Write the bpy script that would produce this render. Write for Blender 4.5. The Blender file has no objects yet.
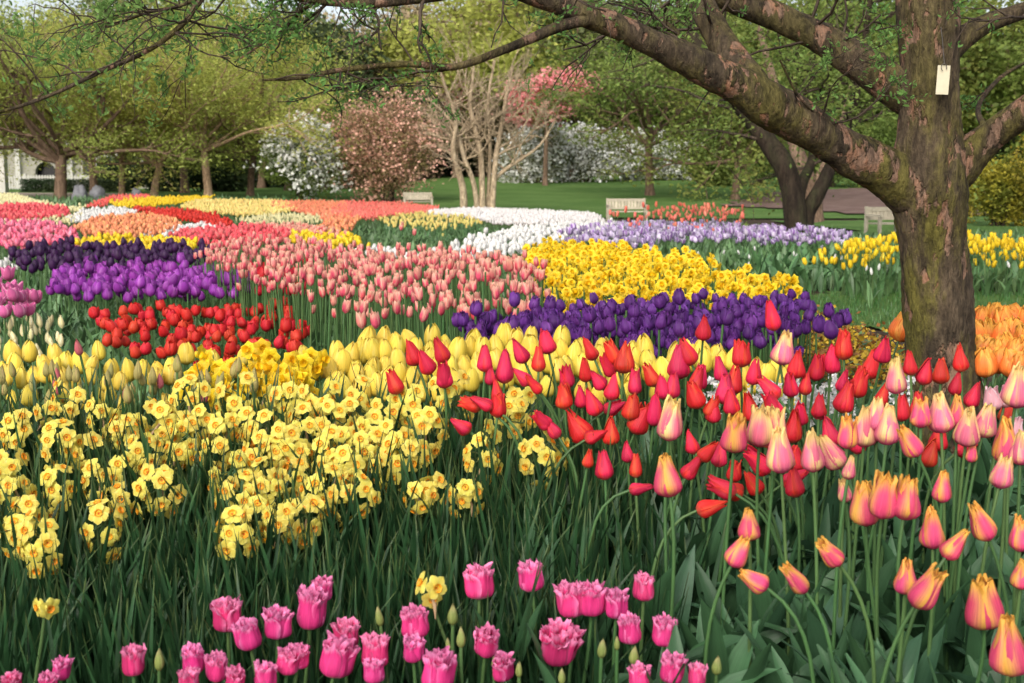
import bpy, math, random
import numpy as np
from mathutils import Vector, Matrix, noise as mnoise

# ------------------------------------------------------------------ camera, sky, sun, exposure
S = bpy.context.scene
C = S.collection
F = 1236.0
CAMZ = 1.1
PITCH = math.atan((341.5 - 186.0) / F)
cam_d = bpy.data.cameras.new("camera")
cam = bpy.data.objects.new("camera", cam_d)
C.objects.link(cam)
cam.location = (0, 0, CAMZ)
cam.rotation_euler = (math.pi / 2 - PITCH, 0, 0)
cam_d.sensor_width = 36.0
cam_d.lens = 36.0 * F / 1024.0
cam_d.clip_start = 0.05
cam_d.clip_end = 1500
cam_d.dof.use_dof = True
cam_d.dof.focus_distance = 3.6
cam_d.dof.aperture_fstop = 8.0
S.camera = cam

SUN_EL, SUN_AZ = math.radians(40), math.radians(200)     # azimuth measured from +Y towards +X
w = bpy.data.worlds.new("World")
S.world = w
w.use_nodes = True
nt = w.node_tree
bg = nt.nodes["Background"]
sky = nt.nodes.new("ShaderNodeTexSky")
sky.sky_type = 'NISHITA'
sky.sun_disc = False
sky.sun_elevation = SUN_EL
sky.sun_rotation = SUN_AZ
sky.dust_density = 4.0
sky.ozone_density = 0.6
hs = nt.nodes.new("ShaderNodeHueSaturation")
hs.inputs["Saturation"].default_value = 0.45
nt.links.new(sky.outputs[0], hs.inputs["Color"])
nt.links.new(hs.outputs[0], bg.inputs["Color"])
bg.inputs["Strength"].default_value = 0.15
sun_d = bpy.data.lights.new("sun", 'SUN')
sun_d.energy = 0.85
sun_d.angle = math.radians(40)
sun_d.color = (1.0, 0.94, 0.84)
sun = bpy.data.objects.new("sun", sun_d)
C.objects.link(sun)
sd = Vector((math.sin(SUN_AZ) * math.cos(SUN_EL), math.cos(SUN_AZ) * math.cos(SUN_EL), math.sin(SUN_EL)))
sun.rotation_euler = sd.to_track_quat('Z', 'Y').to_euler()
S.view_settings.view_transform = 'Standard'
S.view_settings.look = 'None'
S.view_settings.exposure = 0.80
S.view_settings.gamma = 1.0
S.view_settings.use_curve_mapping = False

rng = np.random.default_rng(7)
random.seed(7)
PI = math.pi

# ------------------------------------------------------------------ helpers
def unproj(px, py, d):
    """the point seen at pixel (px, py) at distance d along +Y"""
    a, b = (px - 512.0) / F, (341.5 - py) / F
    dy = math.cos(PITCH) + b * math.sin(PITCH)
    dz = -math.sin(PITCH) + b * math.cos(PITCH)
    t = d / dy
    return np.array([a * t, d, CAMZ + dz * t])

GYL = np.array([-5, 2.2, 3.0, 3.8, 5.0, 10, 20, 28, 40, 55, 70, 100, 300])
GZL = np.array([0, 0.0, .10, .12, .05, .09, .15, .18, .27, .42, .6, .9, 2.0])
GYR = np.array([-5, 2.2, 3.0, 3.8, 5.0, 10, 15, 25, 40, 50, 60, 90, 130, 300])
GZR = np.array([0, 0.0, .10, .12, .05, .06, .03, -.02, -.12, -.1, .3, 1.6, 2.6, 3.2])

def _sm(x, a, b):
    t = np.clip((x - a) / (b - a), 0, 1)
    return t * t * (3 - 2 * t)

def G(x, y):
    x = np.asarray(x, float); y = np.asarray(y, float)
    k = _sm(x, -13.0, -4.0) * _sm(y, 6, 14) + (1 - _sm(y, 6, 14))
    return np.interp(y, GYR, GZR) * k + np.interp(y, GYL, GZL) * (1 - k)

def gz(x, y):
    return float(G(x, y))

def ground_hit(px, py, h, dmin=3.0, dmax=160.0):
    """first point along the pixel's ray that is h above the ground"""
    d = dmin; last = d
    while d < dmax:
        p = unproj(px, py, d)
        if p[2] - gz(p[0], p[1]) - h <= 0:
            lo, hi = last, d
            for _ in range(18):
                m = .5 * (lo + hi); p = unproj(px, py, m)
                if p[2] - gz(p[0], p[1]) - h <= 0: hi = m
                else: lo = m
            return unproj(px, py, hi)
        last = d; d *= 1.03
    return unproj(px, py, dmax)

def link(o):
    C.objects.link(o); return o

KIDS = {}
def tag(o, label=None, cat=None, group=None, kind=None):
    if label: o["label"] = label
    if cat: o["category"] = cat
    if group: o["group"] = group
    if kind: o["kind"] = kind
    return o

def empty(name, loc=(0, 0, 0), label=None, cat=None, group=None):
    o = bpy.data.objects.new(name, None)
    o.empty_display_size = .05
    link(o); o.location = loc
    return tag(o, label, cat, group)

def obj(name, me, parent=None, loc=None, mat3=None, scale=None):
    o = link(bpy.data.objects.new(name, me))
    if parent is not None:
        o.parent = parent
        KIDS.setdefault(parent.name, []).append(o)
    if mat3 is not None:
        M = Matrix(mat3.tolist()).to_4x4() if isinstance(mat3, np.ndarray) else mat3.to_4x4()
        if scale is not None: M = M @ Matrix.Scale(scale, 4)
        if loc is not None: M.translation = Vector([float(v) for v in loc])
        o.matrix_local = M
    else:
        if loc is not None: o.location = [float(v) for v in loc]
        if scale is not None: o.scale = (scale,) * 3 if not hasattr(scale, '__len__') else scale
    return o

def copy_tree(o, parent=None):
    c = o.copy(); C.objects.link(c)
    if parent is not None:
        c.parent = parent
        KIDS.setdefault(parent.name, []).append(c)
    for ch in KIDS.get(o.name, []):
        copy_tree(ch, c)
    return c

class MB:
    """collects quads with uv and material index; builds one mesh"""
    def __init__(self): self.V, self.Q, self.U, self.M, self.n = [], [], [], [], 0
    def add(self, V, Q, UV=None, mat=0):
        V = np.asarray(V, float); Q = np.asarray(Q, np.int64)
        if UV is None: UV = np.zeros((len(V), 2))
        self.V.append(V); self.Q.append(Q + self.n); self.U.append(UV)
        self.M.append(np.full(len(Q), mat) if np.isscalar(mat) else np.asarray(mat))
        self.n += len(V); return self
    def arrays(self):
        return np.concatenate(self.V), np.concatenate(self.Q), np.concatenate(self.U), np.concatenate(self.M)
    def build(self, name, mats, smooth=True, off=None):
        V, Q, U, M = self.arrays()
        if off is not None: V = V - np.asarray(off)
        me = bpy.data.meshes.new(name)
        me.vertices.add(len(V)); me.vertices.foreach_set("co", V.astype(np.float32).ravel())
        me.loops.add(Q.size); me.loops.foreach_set("vertex_index", Q.astype(np.int32).ravel())
        me.polygons.add(len(Q)); me.polygons.foreach_set("loop_start", np.arange(0, Q.size, 4, dtype=np.int32))
        me.update(calc_edges=True)
        for m in (mats if isinstance(mats, (list, tuple)) else [mats]): me.materials.append(m)
        me.polygons.foreach_set("material_index", M.astype(np.int32))
        me.polygons.foreach_set("use_smooth", np.full(len(Q), smooth))
        uv = me.uv_layers.new(name="UVMap")
        uv.data.foreach_set("uv", U[Q.ravel()].astype(np.float32).ravel())
        me.validate()
        return me

def grid_q(nu, nv):
    i = np.arange(nv - 1)[:, None] * nu + np.arange(nu - 1)[None, :]
    i = i.ravel()
    return np.stack([i, i + 1, i + 1 + nu, i + nu], 1)

def box(mb, c, s, rz=0.0, mat=0, taper=1.0, bev=0.0):
    x, y, z = np.array(s) / 2.0
    P = []
    for zz, k in ((-z, 1.0), (z, taper)):
        P += [(-x * k, -y * k, zz), (x * k, -y * k, zz), (x * k, y * k, zz), (-x * k, y * k, zz)]
    P = np.array(P)
    if rz:
        cs, sn = math.cos(rz), math.sin(rz)
        P = np.stack([P[:, 0] * cs - P[:, 1] * sn, P[:, 0] * sn + P[:, 1] * cs, P[:, 2]], 1)
    mb.add(P + np.asarray(c, float), [(0, 3, 2, 1), (4, 5, 6, 7), (0, 1, 5, 4), (1, 2, 6, 5), (2, 3, 7, 6), (3, 0, 4, 7)], None, mat)

def resample(P, R, step):
    P = np.asarray(P, float); R = np.asarray(R, float)
    # catmull-rom
    Q = np.vstack([2 * P[0] - P[1], P, 2 * P[-1] - P[-2]])
    outP, outR = [], []
    for i in range(len(P) - 1):
        p0, p1, p2, p3 = Q[i], Q[i + 1], Q[i + 2], Q[i + 3]
        n = max(2, int(np.linalg.norm(p2 - p1) / step))
        for k in range(n):
            t = k / n
            outP.append(.5 * (2 * p1 + (p2 - p0) * t + (2 * p0 - 5 * p1 + 4 * p2 - p3) * t * t + (3 * p1 - p0 - 3 * p2 + p3) * t ** 3))
            outR.append(R[i] * (1 - t) + R[i + 1] * t)
    outP.append(P[-1]); outR.append(R[-1])
    return np.array(outP), np.array(outR)

def tube(mb, P, R, seg=6, mat=0, lump=0.0, lscale=6.0, seed=0.0, ell=None):
    P = np.asarray(P, float); R = np.asarray(R, float)
    n = len(P)
    T = np.gradient(P, axis=0); T /= np.linalg.norm(T, axis=1)[:, None] + 1e-9
    ref = np.array([0.0, 1.0, 0.0]) if abs(T[0][1]) < .9 else np.array([1.0, 0, 0])
    N = np.zeros_like(P)
    v = ref - T[0] * ref.dot(T[0]); v /= np.linalg.norm(v)
    for i in range(n):
        v = v - T[i] * v.dot(T[i]); v /= np.linalg.norm(v) + 1e-9
        N[i] = v
    B = np.cross(T, N)
    a = np.linspace(0, 2 * PI, seg, endpoint=False)
    ca, sa = np.cos(a), np.sin(a)
    D = N[:, None, :] * ca[None, :, None] + B[:, None, :] * sa[None, :, None]
    rr = np.repeat(R[:, None], seg, 1)
    if lump:
        for i in range(n):
            for j in range(seg):
                q = P[i] + D[i, j] * R[i]
                vq = Vector((q[0] * lscale + seed, q[1] * lscale, q[2] * lscale * .45))
                rr[i, j] *= 1 + lump * mnoise.noise(vq) + lump * .5 * mnoise.noise(vq * 2.7) + (lump * .55 * (.3 - abs(mnoise.noise(vq * 5.5))) + lump * .3 * mnoise.noise(vq * 12) if seg > 18 else 0)
    V = P[:, None, :] + D * rr[:, :, None]
    V = V.reshape(-1, 3)
    i = np.arange(n - 1)[:, None] * seg; j = np.arange(seg)[None, :]; j2 = (j + 1) % seg
    Q = np.stack([(i + j).ravel(), (i + j2).ravel(), (i + j2 + seg).ravel(), (i + j + seg).ravel()], 1)
    U = np.stack([np.tile(np.linspace(0, 1, seg), n), np.repeat(np.linspace(0, 1, n), seg)], 1)
    mb.add(V, Q, U, mat)

def rotz(a):
    a = np.asarray(a, float); c, s = np.cos(a), np.sin(a); z = np.zeros_like(a); o = np.ones_like(a)
    return np.stack([np.stack([c, -s, z], -1), np.stack([s, c, z], -1), np.stack([z, z, o], -1)], -2)

def rotx(a):
    a = np.asarray(a, float); c, s = np.cos(a), np.sin(a); z = np.zeros_like(a); o = np.ones_like(a)
    return np.stack([np.stack([o, z, z], -1), np.stack([z, c, -s], -1), np.stack([z, s, c], -1)], -2)

def frame_to(axis, spin=0.0):
    """3x3 with local z along axis"""
    z = np.asarray(axis, float); z = z / np.linalg.norm(z)
    r = np.array([1.0, 0, 0]) if abs(z[0]) < .9 else np.array([0, 1.0, 0])
    x = r - z * r.dot(z); x /= np.linalg.norm(x); y = np.cross(z, x)
    return np.stack([x, y, z], 1) @ rotz(spin)

def inst(mb, T, M, P, mat=None):
    """copies of template arrays T=(V,Q,U,Mi) with matrices M (k,3,3) at P (k,3)"""
    V, Q, U, Mi = T
    k = len(P)
    if k == 0: return
    W = np.einsum('kij,nj->kni', M, V) + np.asarray(P)[:, None, :]
    QQ = Q[None] + (np.arange(k) * len(V))[:, None, None]
    mb.add(W.reshape(-1, 3), QQ.reshape(-1, 4), np.tile(U, (k, 1)), np.tile(Mi, k) if mat is None else mat)

def in_poly(x, y, poly):
    x = np.asarray(x); y = np.asarray(y); c = np.zeros(x.shape, bool)
    n = len(poly)
    for i in range(n):
        x1, y1 = poly[i]; x2, y2 = poly[(i + 1) % n]
        if y1 == y2: continue
        c ^= ((y1 > y) != (y2 > y)) & (x < (x2 - x1) * (y - y1) / (y2 - y1) + x1)
    return c

# ------------------------------------------------------------------ materials
def nodes_of(m):
    m.use_nodes = True
    return m.node_tree.nodes, m.node_tree.links

def mk(name):
    return bpy.data.materials.new(name)

def vary(N, L, col, amt=.25, hue=.02):
    """per-island and per-object variation of a colour socket"""
    g = N.new("ShaderNodeNewGeometry"); oi = N.new("ShaderNodeObjectInfo")
    a = N.new("ShaderNodeMath"); a.operation = 'ADD'
    L.new(g.outputs["Random Per Island"], a.inputs[0]); L.new(oi.outputs["Random"], a.inputs[1])
    fr = N.new("ShaderNodeMath"); fr.operation = 'FRACT'; L.new(a.outputs[0], fr.inputs[0])
    mr = N.new("ShaderNodeMapRange"); mr.inputs[3].default_value = 1 - amt; mr.inputs[4].default_value = 1 + amt
    L.new(fr.outputs[0], mr.inputs[0])
    h = N.new("ShaderNodeHueSaturation"); L.new(mr.outputs[0], h.inputs["Value"])
    mh = N.new("ShaderNodeMapRange"); mh.inputs[3].default_value = .5 - hue; mh.inputs[4].default_value = .5 + hue
    L.new(oi.outputs["Random"], mh.inputs[0]); L.new(mh.outputs[0], h.inputs["Hue"])
    L.new(col, h.inputs["Color"])
    return h.outputs[0]

def finish(N, L, col, rough=.5, spec=.3, trans=.25, bump=None, bstr=.3, bdist=.002):
    out = N["Material Output"]; p = N["Principled BSDF"]
    L.new(col, p.inputs["Base Color"])
    p.inputs["Roughness"].default_value = rough
    p.inputs["Specular IOR Level"].default_value = spec
    if bump is not None:
        b = N.new("ShaderNodeBump"); b.inputs["Strength"].default_value = bstr; b.inputs["Distance"].default_value = bdist
        L.new(bump, b.inputs["Height"]); L.new(b.outputs[0], p.inputs["Normal"])
    if trans > 0:
        t = N.new("ShaderNodeBsdfTranslucent"); L.new(col, t.inputs["Color"])
        mx = N.new("ShaderNodeMixShader"); mx.inputs[0].default_value = trans
        L.new(p.outputs[0], mx.inputs[1]); L.new(t.outputs[0], mx.inputs[2]); L.new(mx.outputs[0], out.inputs["Surface"])

def mixc(N, L, f, a, b):
    m = N.new("ShaderNodeMix"); m.data_type = 'RGBA'
    for s, v in ((6, a), (7, b)):
        if isinstance(v, tuple): m.inputs[s].default_value = (*v, 1)
        else: L.new(v, m.inputs[s])
    if isinstance(f, float): m.inputs[0].default_value = f
    else: L.new(f, m.inputs[0])
    return m.outputs[2]

def rng_node(N, L, src, a, b, c=0.0, d=1.0, smooth=True):
    m = N.new("ShaderNodeMapRange"); m.interpolation_type = 'SMOOTHSTEP' if smooth else 'LINEAR'
    L.new(src, m.inputs[0])
    for i, v in enumerate((a, b, c, d)): m.inputs[i + 1].default_value = v
    return m.outputs[0]

def noise_node(N, L, scale, detail=3.0, vec=None, rough=.55):
    n = N.new("ShaderNodeTexNoise"); n.inputs["Scale"].default_value = scale; n.inputs["Detail"].default_value = detail
    n.inputs["Roughness"].default_value = rough
    if vec is not None: L.new(vec, n.inputs["Vector"])
    return n.outputs["Fac"]

def petal_mat(name, base, edge=None, foot=None, tip=None, e0=.55, e1=.95, trans=.3, amt=.12, hue=.008, t0=.65, alt=None, altp=.5):
    m = mk(name); N, L = nodes_of(m)
    uv = N.new("ShaderNodeTexCoord"); sp = N.new("ShaderNodeSeparateXYZ"); L.new(uv.outputs["UV"], sp.inputs[0])
    s1 = N.new("ShaderNodeMath"); s1.operation = 'SUBTRACT'; L.new(sp.outputs[0], s1.inputs[0]); s1.inputs[1].default_value = .5
    ab = N.new("ShaderNodeMath"); ab.operation = 'ABSOLUTE'; L.new(s1.outputs[0], ab.inputs[0])
    e2 = N.new("ShaderNodeMath"); e2.operation = 'MULTIPLY'; L.new(ab.outputs[0], e2.inputs[0]); e2.inputs[1].default_value = 2
    mp = N.new("ShaderNodeMapping"); mp.inputs["Scale"].default_value = (26, 1.6, 1); L.new(uv.outputs["UV"], mp.inputs[0])
    st = noise_node(N, L, 1.0, 3.0, mp.outputs[0])
    # ragged edge factor
    ad = N.new("ShaderNodeMath"); ad.operation = 'MULTIPLY_ADD'; L.new(st, ad.inputs[0]); ad.inputs[1].default_value = .30; L.new(e2.outputs[0], ad.inputs[2])
    col = None
    rgb = N.new("ShaderNodeRGB"); rgb.outputs[0].default_value = (*base, 1); col = rgb.outputs[0]
    if alt:
        oi = N.new("ShaderNodeObjectInfo"); gi = N.new("ShaderNodeNewGeometry")
        q = N.new("ShaderNodeMath"); q.operation = 'MULTIPLY_ADD'; L.new(oi.outputs["Random"], q.inputs[0]); q.inputs[1].default_value = 7.3; L.new(gi.outputs["Random Per Island"], q.inputs[2])
        q2 = N.new("ShaderNodeMath"); q2.operation = 'FRACT'; L.new(q.outputs[0], q2.inputs[0])
        col = mixc(N, L, rng_node(N, L, q2.outputs[0], altp, 1.0), col, alt)
    if edge:
        col = mixc(N, L, rng_node(N, L, ad.outputs[0], e0 + .17, e1 + .17), col, edge)
    if tip:
        td = N.new("ShaderNodeMath"); td.operation = 'MULTIPLY_ADD'; L.new(st, td.inputs[0]); td.inputs[1].default_value = .25; L.new(sp.outputs[1], td.inputs[2])
        col = mixc(N, L, rng_node(N, L, td.outputs[0], t0 + .12, 1.12), col, tip)
    if foot:
        col = mixc(N, L, rng_node(N, L, sp.outputs[1], .0, .22, 1.0, 0.0), col, foot)
    sv = N.new("ShaderNodeHueSaturation"); L.new(rng_node(N, L, st, .3, .7, .78, 1.14, False), sv.inputs["Value"]); L.new(col, sv.inputs["Color"])
    col = vary(N, L, sv.outputs[0], amt, hue)
    finish(N, L, col, .45, .3, trans, st, .8, .002)
    return m

def leaf_mat(name, base, tip=None, amt=.3, hue=.02, trans=.2, rough=.42, spec=.35):
    m = mk(name); N, L = nodes_of(m)
    uv = N.new("ShaderNodeTexCoord"); sp = N.new("ShaderNodeSeparateXYZ"); L.new(uv.outputs["UV"], sp.inputs[0])
    mp = N.new("ShaderNodeMapping"); mp.inputs["Scale"].default_value = (34, .8, 1); L.new(uv.outputs["UV"], mp.inputs[0])
    st = noise_node(N, L, 1.0, 2.0, mp.outputs[0])
    rgb = N.new("ShaderNodeRGB"); rgb.outputs[0].default_value = (*base, 1); col = rgb.outputs[0]
    if tip: col = mixc(N, L, rng_node(N, L, sp.outputs[1], .86, 1.0), col, tip)
    big = noise_node(N, L, 9.0, 2.0, uv.outputs["Object"])
    sv = N.new("ShaderNodeHueSaturation"); L.new(rng_node(N, L, st, .3, .7, .8, 1.2, False), sv.inputs["Value"]); L.new(col, sv.inputs["Color"])
    s2 = N.new("ShaderNodeHueSaturation"); L.new(rng_node(N, L, big, .3, .7, .8, 1.2, False), s2.inputs["Value"]); L.new(sv.outputs[0], s2.inputs["Color"])
    col = vary(N, L, s2.outputs[0], amt, hue)
    finish(N, L, col, rough, spec, trans, st, .35, .001)
    return m

def plain_mat(name, base, amt=.15, rough=.6, trans=0.0, nscale=20.0, namt=.25, bump=.3, bdist=.004, spec=.3, hue=.01):
    m = mk(name); N, L = nodes_of(m)
    tc = N.new("ShaderNodeTexCoord")
    n = noise_node(N, L, nscale, 5.0, tc.outputs["Object"])
    rgb = N.new("ShaderNodeRGB"); rgb.outputs[0].default_value = (*base, 1)
    sv = N.new("ShaderNodeHueSaturation"); L.new(rng_node(N, L, n, .3, .7, 1 - namt, 1 + namt, False), sv.inputs["Value"]); L.new(rgb.outputs[0], sv.inputs["Color"])
    col = vary(N, L, sv.outputs[0], amt, hue) if amt else sv.outputs[0]
    finish(N, L, col, rough, spec, trans, n, bump, bdist)
    return m

def foliage_mat(name, a, b, nscale=.6, trans=.3, amt=.35, hue=.02):
    """leaves of a tree: two leaf colours in clumps"""
    m = mk(name); N, L = nodes_of(m)
    tc = N.new("ShaderNodeTexCoord")
    n = noise_node(N, L, nscale, 4.0, tc.outputs["Object"], .65)
    col = mixc(N, L, rng_node(N, L, n, .38, .62), a, b)
    col = vary(N, L, col, amt, hue)
    finish(N, L, col, .6, .2, trans)
    return m

def bark_mat(name, c0, c1, patch=None, patch2=None, moss=None, sc=7.0, bstr=.9, bdist=.02, moss_top=1.6):
    m = mk(name); N, L = nodes_of(m)
    tc = N.new("ShaderNodeTexCoord")
    mp = N.new("ShaderNodeMapping"); mp.inputs["Scale"].default_value = (1, 1, .3); L.new(tc.outputs["Object"], mp.inputs[0])
    n1 = noise_node(N, L, sc, 8.0, mp.outputs[0], .65)
    n2 = noise_node(N, L, sc * 3.2, 6.0, mp.outputs[0], .7)
    col = mixc(N, L, rng_node(N, L, n1, .35, .65), c0, c1)
    if moss:
        n4 = noise_node(N, L, sc * .8, 6.0, mp.outputs[0], .7)
        sp = N.new("ShaderNodeSeparateXYZ"); L.new(tc.outputs["Object"], sp.inputs[0])
        hgt = rng_node(N, L, sp.outputs[2], moss_top * .45, moss_top, 1.0, .35)
        mu = N.new("ShaderNodeMath"); mu.operation = 'MULTIPLY'; L.new(rng_node(N, L, n4, .42, .6), mu.inputs[0]); L.new(hgt, mu.inputs[1])
        col = mixc(N, L, mu.outputs[0], col, moss)
    hsum = n1
    if patch:
        mp2 = N.new("ShaderNodeMapping"); mp2.inputs["Scale"].default_value = (1, 1, .42); mp2.inputs["Location"].default_value = (3.1, 1.7, .4); L.new(tc.outputs["Object"], mp2.inputs[0])
        n3 = noise_node(N, L, sc * 1.9, 5.0, mp2.outputs[0], .6)
        pf = rng_node(N, L, n3, .56, .61)
        pc = mixc(N, L, rng_node(N, L, n2, .35, .65), patch, patch2 or patch)
        col = mixc(N, L, pf, col, pc)
        sb = N.new("ShaderNodeMath"); sb.operation = 'MULTIPLY_ADD'; L.new(pf, sb.inputs[0]); sb.inputs[1].default_value = -.25; L.new(n1, sb.inputs[2])
        hsum = sb.outputs[0]
    n5 = noise_node(N, L, sc * 9.0, 5.0, mp.outputs[0], .7)
    ma = N.new("ShaderNodeMath"); ma.operation = 'MULTIPLY_ADD'; L.new(n5, ma.inputs[0]); ma.inputs[1].default_value = .42; L.new(hsum, ma.inputs[2])
    m3 = N.new("ShaderNodeMath"); m3.operation = 'MULTIPLY_ADD'; L.new(n2, m3.inputs[0]); m3.inputs[1].default_value = .5; L.new(ma.outputs[0], m3.inputs[2])
    h = N.new("ShaderNodeHueSaturation"); mx2 = N.new("ShaderNodeMath"); mx2.operation = 'MULTIPLY'; L.new(rng_node(N, L, n2, .32, .62, .42, 1.3, False), mx2.inputs[0]); L.new(rng_node(N, L, n5, .32, .6, .5, 1.25, False), mx2.inputs[1]); L.new(mx2.outputs[0], h.inputs["Value"]); L.new(col, h.inputs["Color"])
    finish(N, L, h.outputs[0], .85, .15, 0, m3.outputs[0], bstr, bdist)
    return m

MT = {}
MT['stem'] = leaf_mat("tulip_stem_green", (.085, .17, .055), amt=.15)
MT['tleaf'] = leaf_mat("tulip_leaf_green", (.045, .11, .05), amt=.35)
MT['dleaf'] = leaf_mat("daffodil_leaf_green", (.025, .070, .024), tip=(.10, .13, .04), amt=.4)
MT['gstem'] = leaf_mat("daffodil_stem_green", (.09, .15, .05), amt=.2)
MT['midleaf'] = leaf_mat("bed_leaf_green", (.095, .18, .068), amt=.35)
MT['dry'] = plain_mat("withered_spathe", (.32, .22, .12), nscale=60)
MT['red'] = petal_mat("red_petal", (.70, .022, .055), edge=(.76, .045, .028), foot=(.60, .08, .06), e0=.35, e1=.95, amt=.24, hue=.012)
MT['blend'] = petal_mat("pink_and_yellow_petal", (.74, .075, .19), edge=(.87, .47, .09), tip=(.87, .45, .08), foot=(.66, .05, .15), e0=.12, e1=.98, t0=.62, amt=.2)
MT['blend2'] = petal_mat("cream_and_rose_petal", (.80, .16, .27), edge=(.88, .66, .26), tip=(.88, .62, .22), foot=(.66, .06, .18), e0=.10, e1=.92, t0=.58, amt=.2)
MT['yellow'] = petal_mat("yellow_petal", (.87, .66, .085), edge=(.88, .72, .16), foot=(.66, .60, .10))
MT['fringe'] = petal_mat("fringed_pink_petal", (.72, .045, .22), edge=(.81, .19, .42), tip=(.83, .26, .48), foot=(.82, .42, .46), e0=.50, e1=1.04, t0=.80, amt=.2)
MT['bud'] = petal_mat("green_bud_petal", (.30, .36, .10), edge=(.42, .44, .16), tip=(.50, .46, .20))
MT['pinkbud'] = petal_mat("rosy_bud_petal", (.62, .15, .17), edge=(.66, .28, .2), foot=(.40, .32, .12))
MT['brownbud'] = petal_mat("olive_bud_petal", (.46, .40, .13), edge=(.50, .36, .16), foot=(.34, .38, .12))
MT['tepal'] = petal_mat("pale_yellow_tepal", (.88, .75, .13), edge=(.885, .79, .21), foot=(.87, .58, .045), trans=.3, amt=.08)
MT['cup'] = petal_mat("orange_cup", (.86, .30, .014), tip=(.87, .38, .02), foot=(.74, .20, .01), amt=.15, trans=.2)
MT['purple'] = petal_mat("violet_petal", (.13, .028, .225), edge=(.19, .05, .31), amt=.35)
MT['magenta'] = petal_mat("purple_magenta_petal", (.30, .04, .36), edge=(.44, .12, .48), amt=.25)
MT['dark'] = petal_mat("blackish_purple_petal", (.045, .010, .06), edge=(.06, .015, .085), amt=.3)
MT['scarlet'] = petal_mat("scarlet_petal", (.66, .028, .022), edge=(.72, .06, .035), amt=.15)
MT['peach'] = petal_mat("peach_pink_petal", (.80, .10, .16), edge=(.86, .44, .34), tip=(.87, .50, .36), amt=.2, e0=.35, e1=.95, t0=.5, alt=(.84, .30, .26), altp=.4)
MT['crimson'] = petal_mat("crimson_petal", (.62, .015, .035), edge=(.66, .03, .05), amt=.2)
MT['orange'] = petal_mat("orange_petal", (.84, .22, .04), edge=(.86, .42, .08), tip=(.86, .42, .07), amt=.2)
MT['gold'] = petal_mat("golden_yellow_petal", (.87, .61, .02), edge=(.89, .68, .05))
MT['goldcup'] = petal_mat("golden_cup", (.87, .55, .012))
MT['pink'] = petal_mat("bright_pink_petal", (.82, .12, .22), edge=(.86, .3, .38), amt=.18, alt=(.86, .34, .44), altp=.4)
MT['rose'] = petal_mat("rose_mauve_petal", (.68, .15, .36), edge=(.78, .36, .52), amt=.2)
MT['white'] = petal_mat("white_petal", (.82, .80, .76), edge=(.84, .82, .80), amt=.08)
MT['whitepink'] = petal_mat("white_and_rose_petal", (.82, .78, .75), edge=(.84, .82, .80), foot=(.55, .14, .22), amt=.12)
MT['lilac'] = petal_mat("lilac_petal", (.30, .15, .42), edge=(.68, .58, .76), amt=.35, e0=.2, e1=.8, alt=(.78, .72, .80), altp=.4)
MT['cream'] = petal_mat("cream_petal", (.84, .76, .40), edge=(.86, .82, .60), amt=.1)
MT['salmon'] = petal_mat("salmon_petal", (.84, .16, .12), edge=(.86, .28, .2), amt=.18, alt=(.86, .34, .22), altp=.4)
MT['tangerine'] = petal_mat("tangerine_petal", (.85, .24, .12), edge=(.87, .40, .24), amt=.18, alt=(.86, .42, .16), altp=.4)
MT['coral'] = petal_mat("coral_red_petal", (.80, .075, .085), edge=(.84, .15, .15), amt=.18, alt=(.85, .26, .22), altp=.4)
MT['lemon'] = petal_mat("lemon_petal", (.86, .70, .20), edge=(.88, .80, .40), amt=.1, alt=(.87, .52, .16), altp=.5)

# ------------------------------------------------------------------ plant templates
TK = np.array([0, .08, .2, .4, .6, .8, .92, 1])
STY = {
    'red':    ([.10, .25, .315, .29, .215, .13, .08, .05], [.11, .27, .345, .335, .255, .15, .07, .006]),
    'blend':  ([.10, .26, .325, .305, .23, .15, .10, .085], [.11, .28, .36, .36, .285, .18, .09, .008]),
    'blendo': ([.09, .245, .315, .31, .255, .19, .16, .175], [.10, .265, .345, .355, .29, .18, .085, .008]),
    'egg':    ([.07, .24, .325, .355, .335, .26, .18, .08], [.08, .22, .33, .38, .36, .26, .16, .03]),
    'fringe': ([.09, .30, .41, .44, .42, .40, .41, .44], [.1, .28, .41, .46, .45, .40, .34, .24]),
    'bud':    ([.06, .14, .195, .22, .195, .13, .08, .02], [.07, .15, .21, .24, .21, .14, .085, .01]),
    'cup':    ([.08, .27, .38, .42, .40, .33, .27, .21], [.1, .27, .4, .46, .44, .34, .22, .06]),
    'open':   ([.08, .27, .39, .45, .46, .46, .48, .52], [.1, .27, .4, .46, .46, .38, .26, .08]),
    'gob':    ([.05, .17, .24, .27, .26, .23, .21, .21], [.07, .18, .26, .30, .29, .21, .12, .01]),
}

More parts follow.
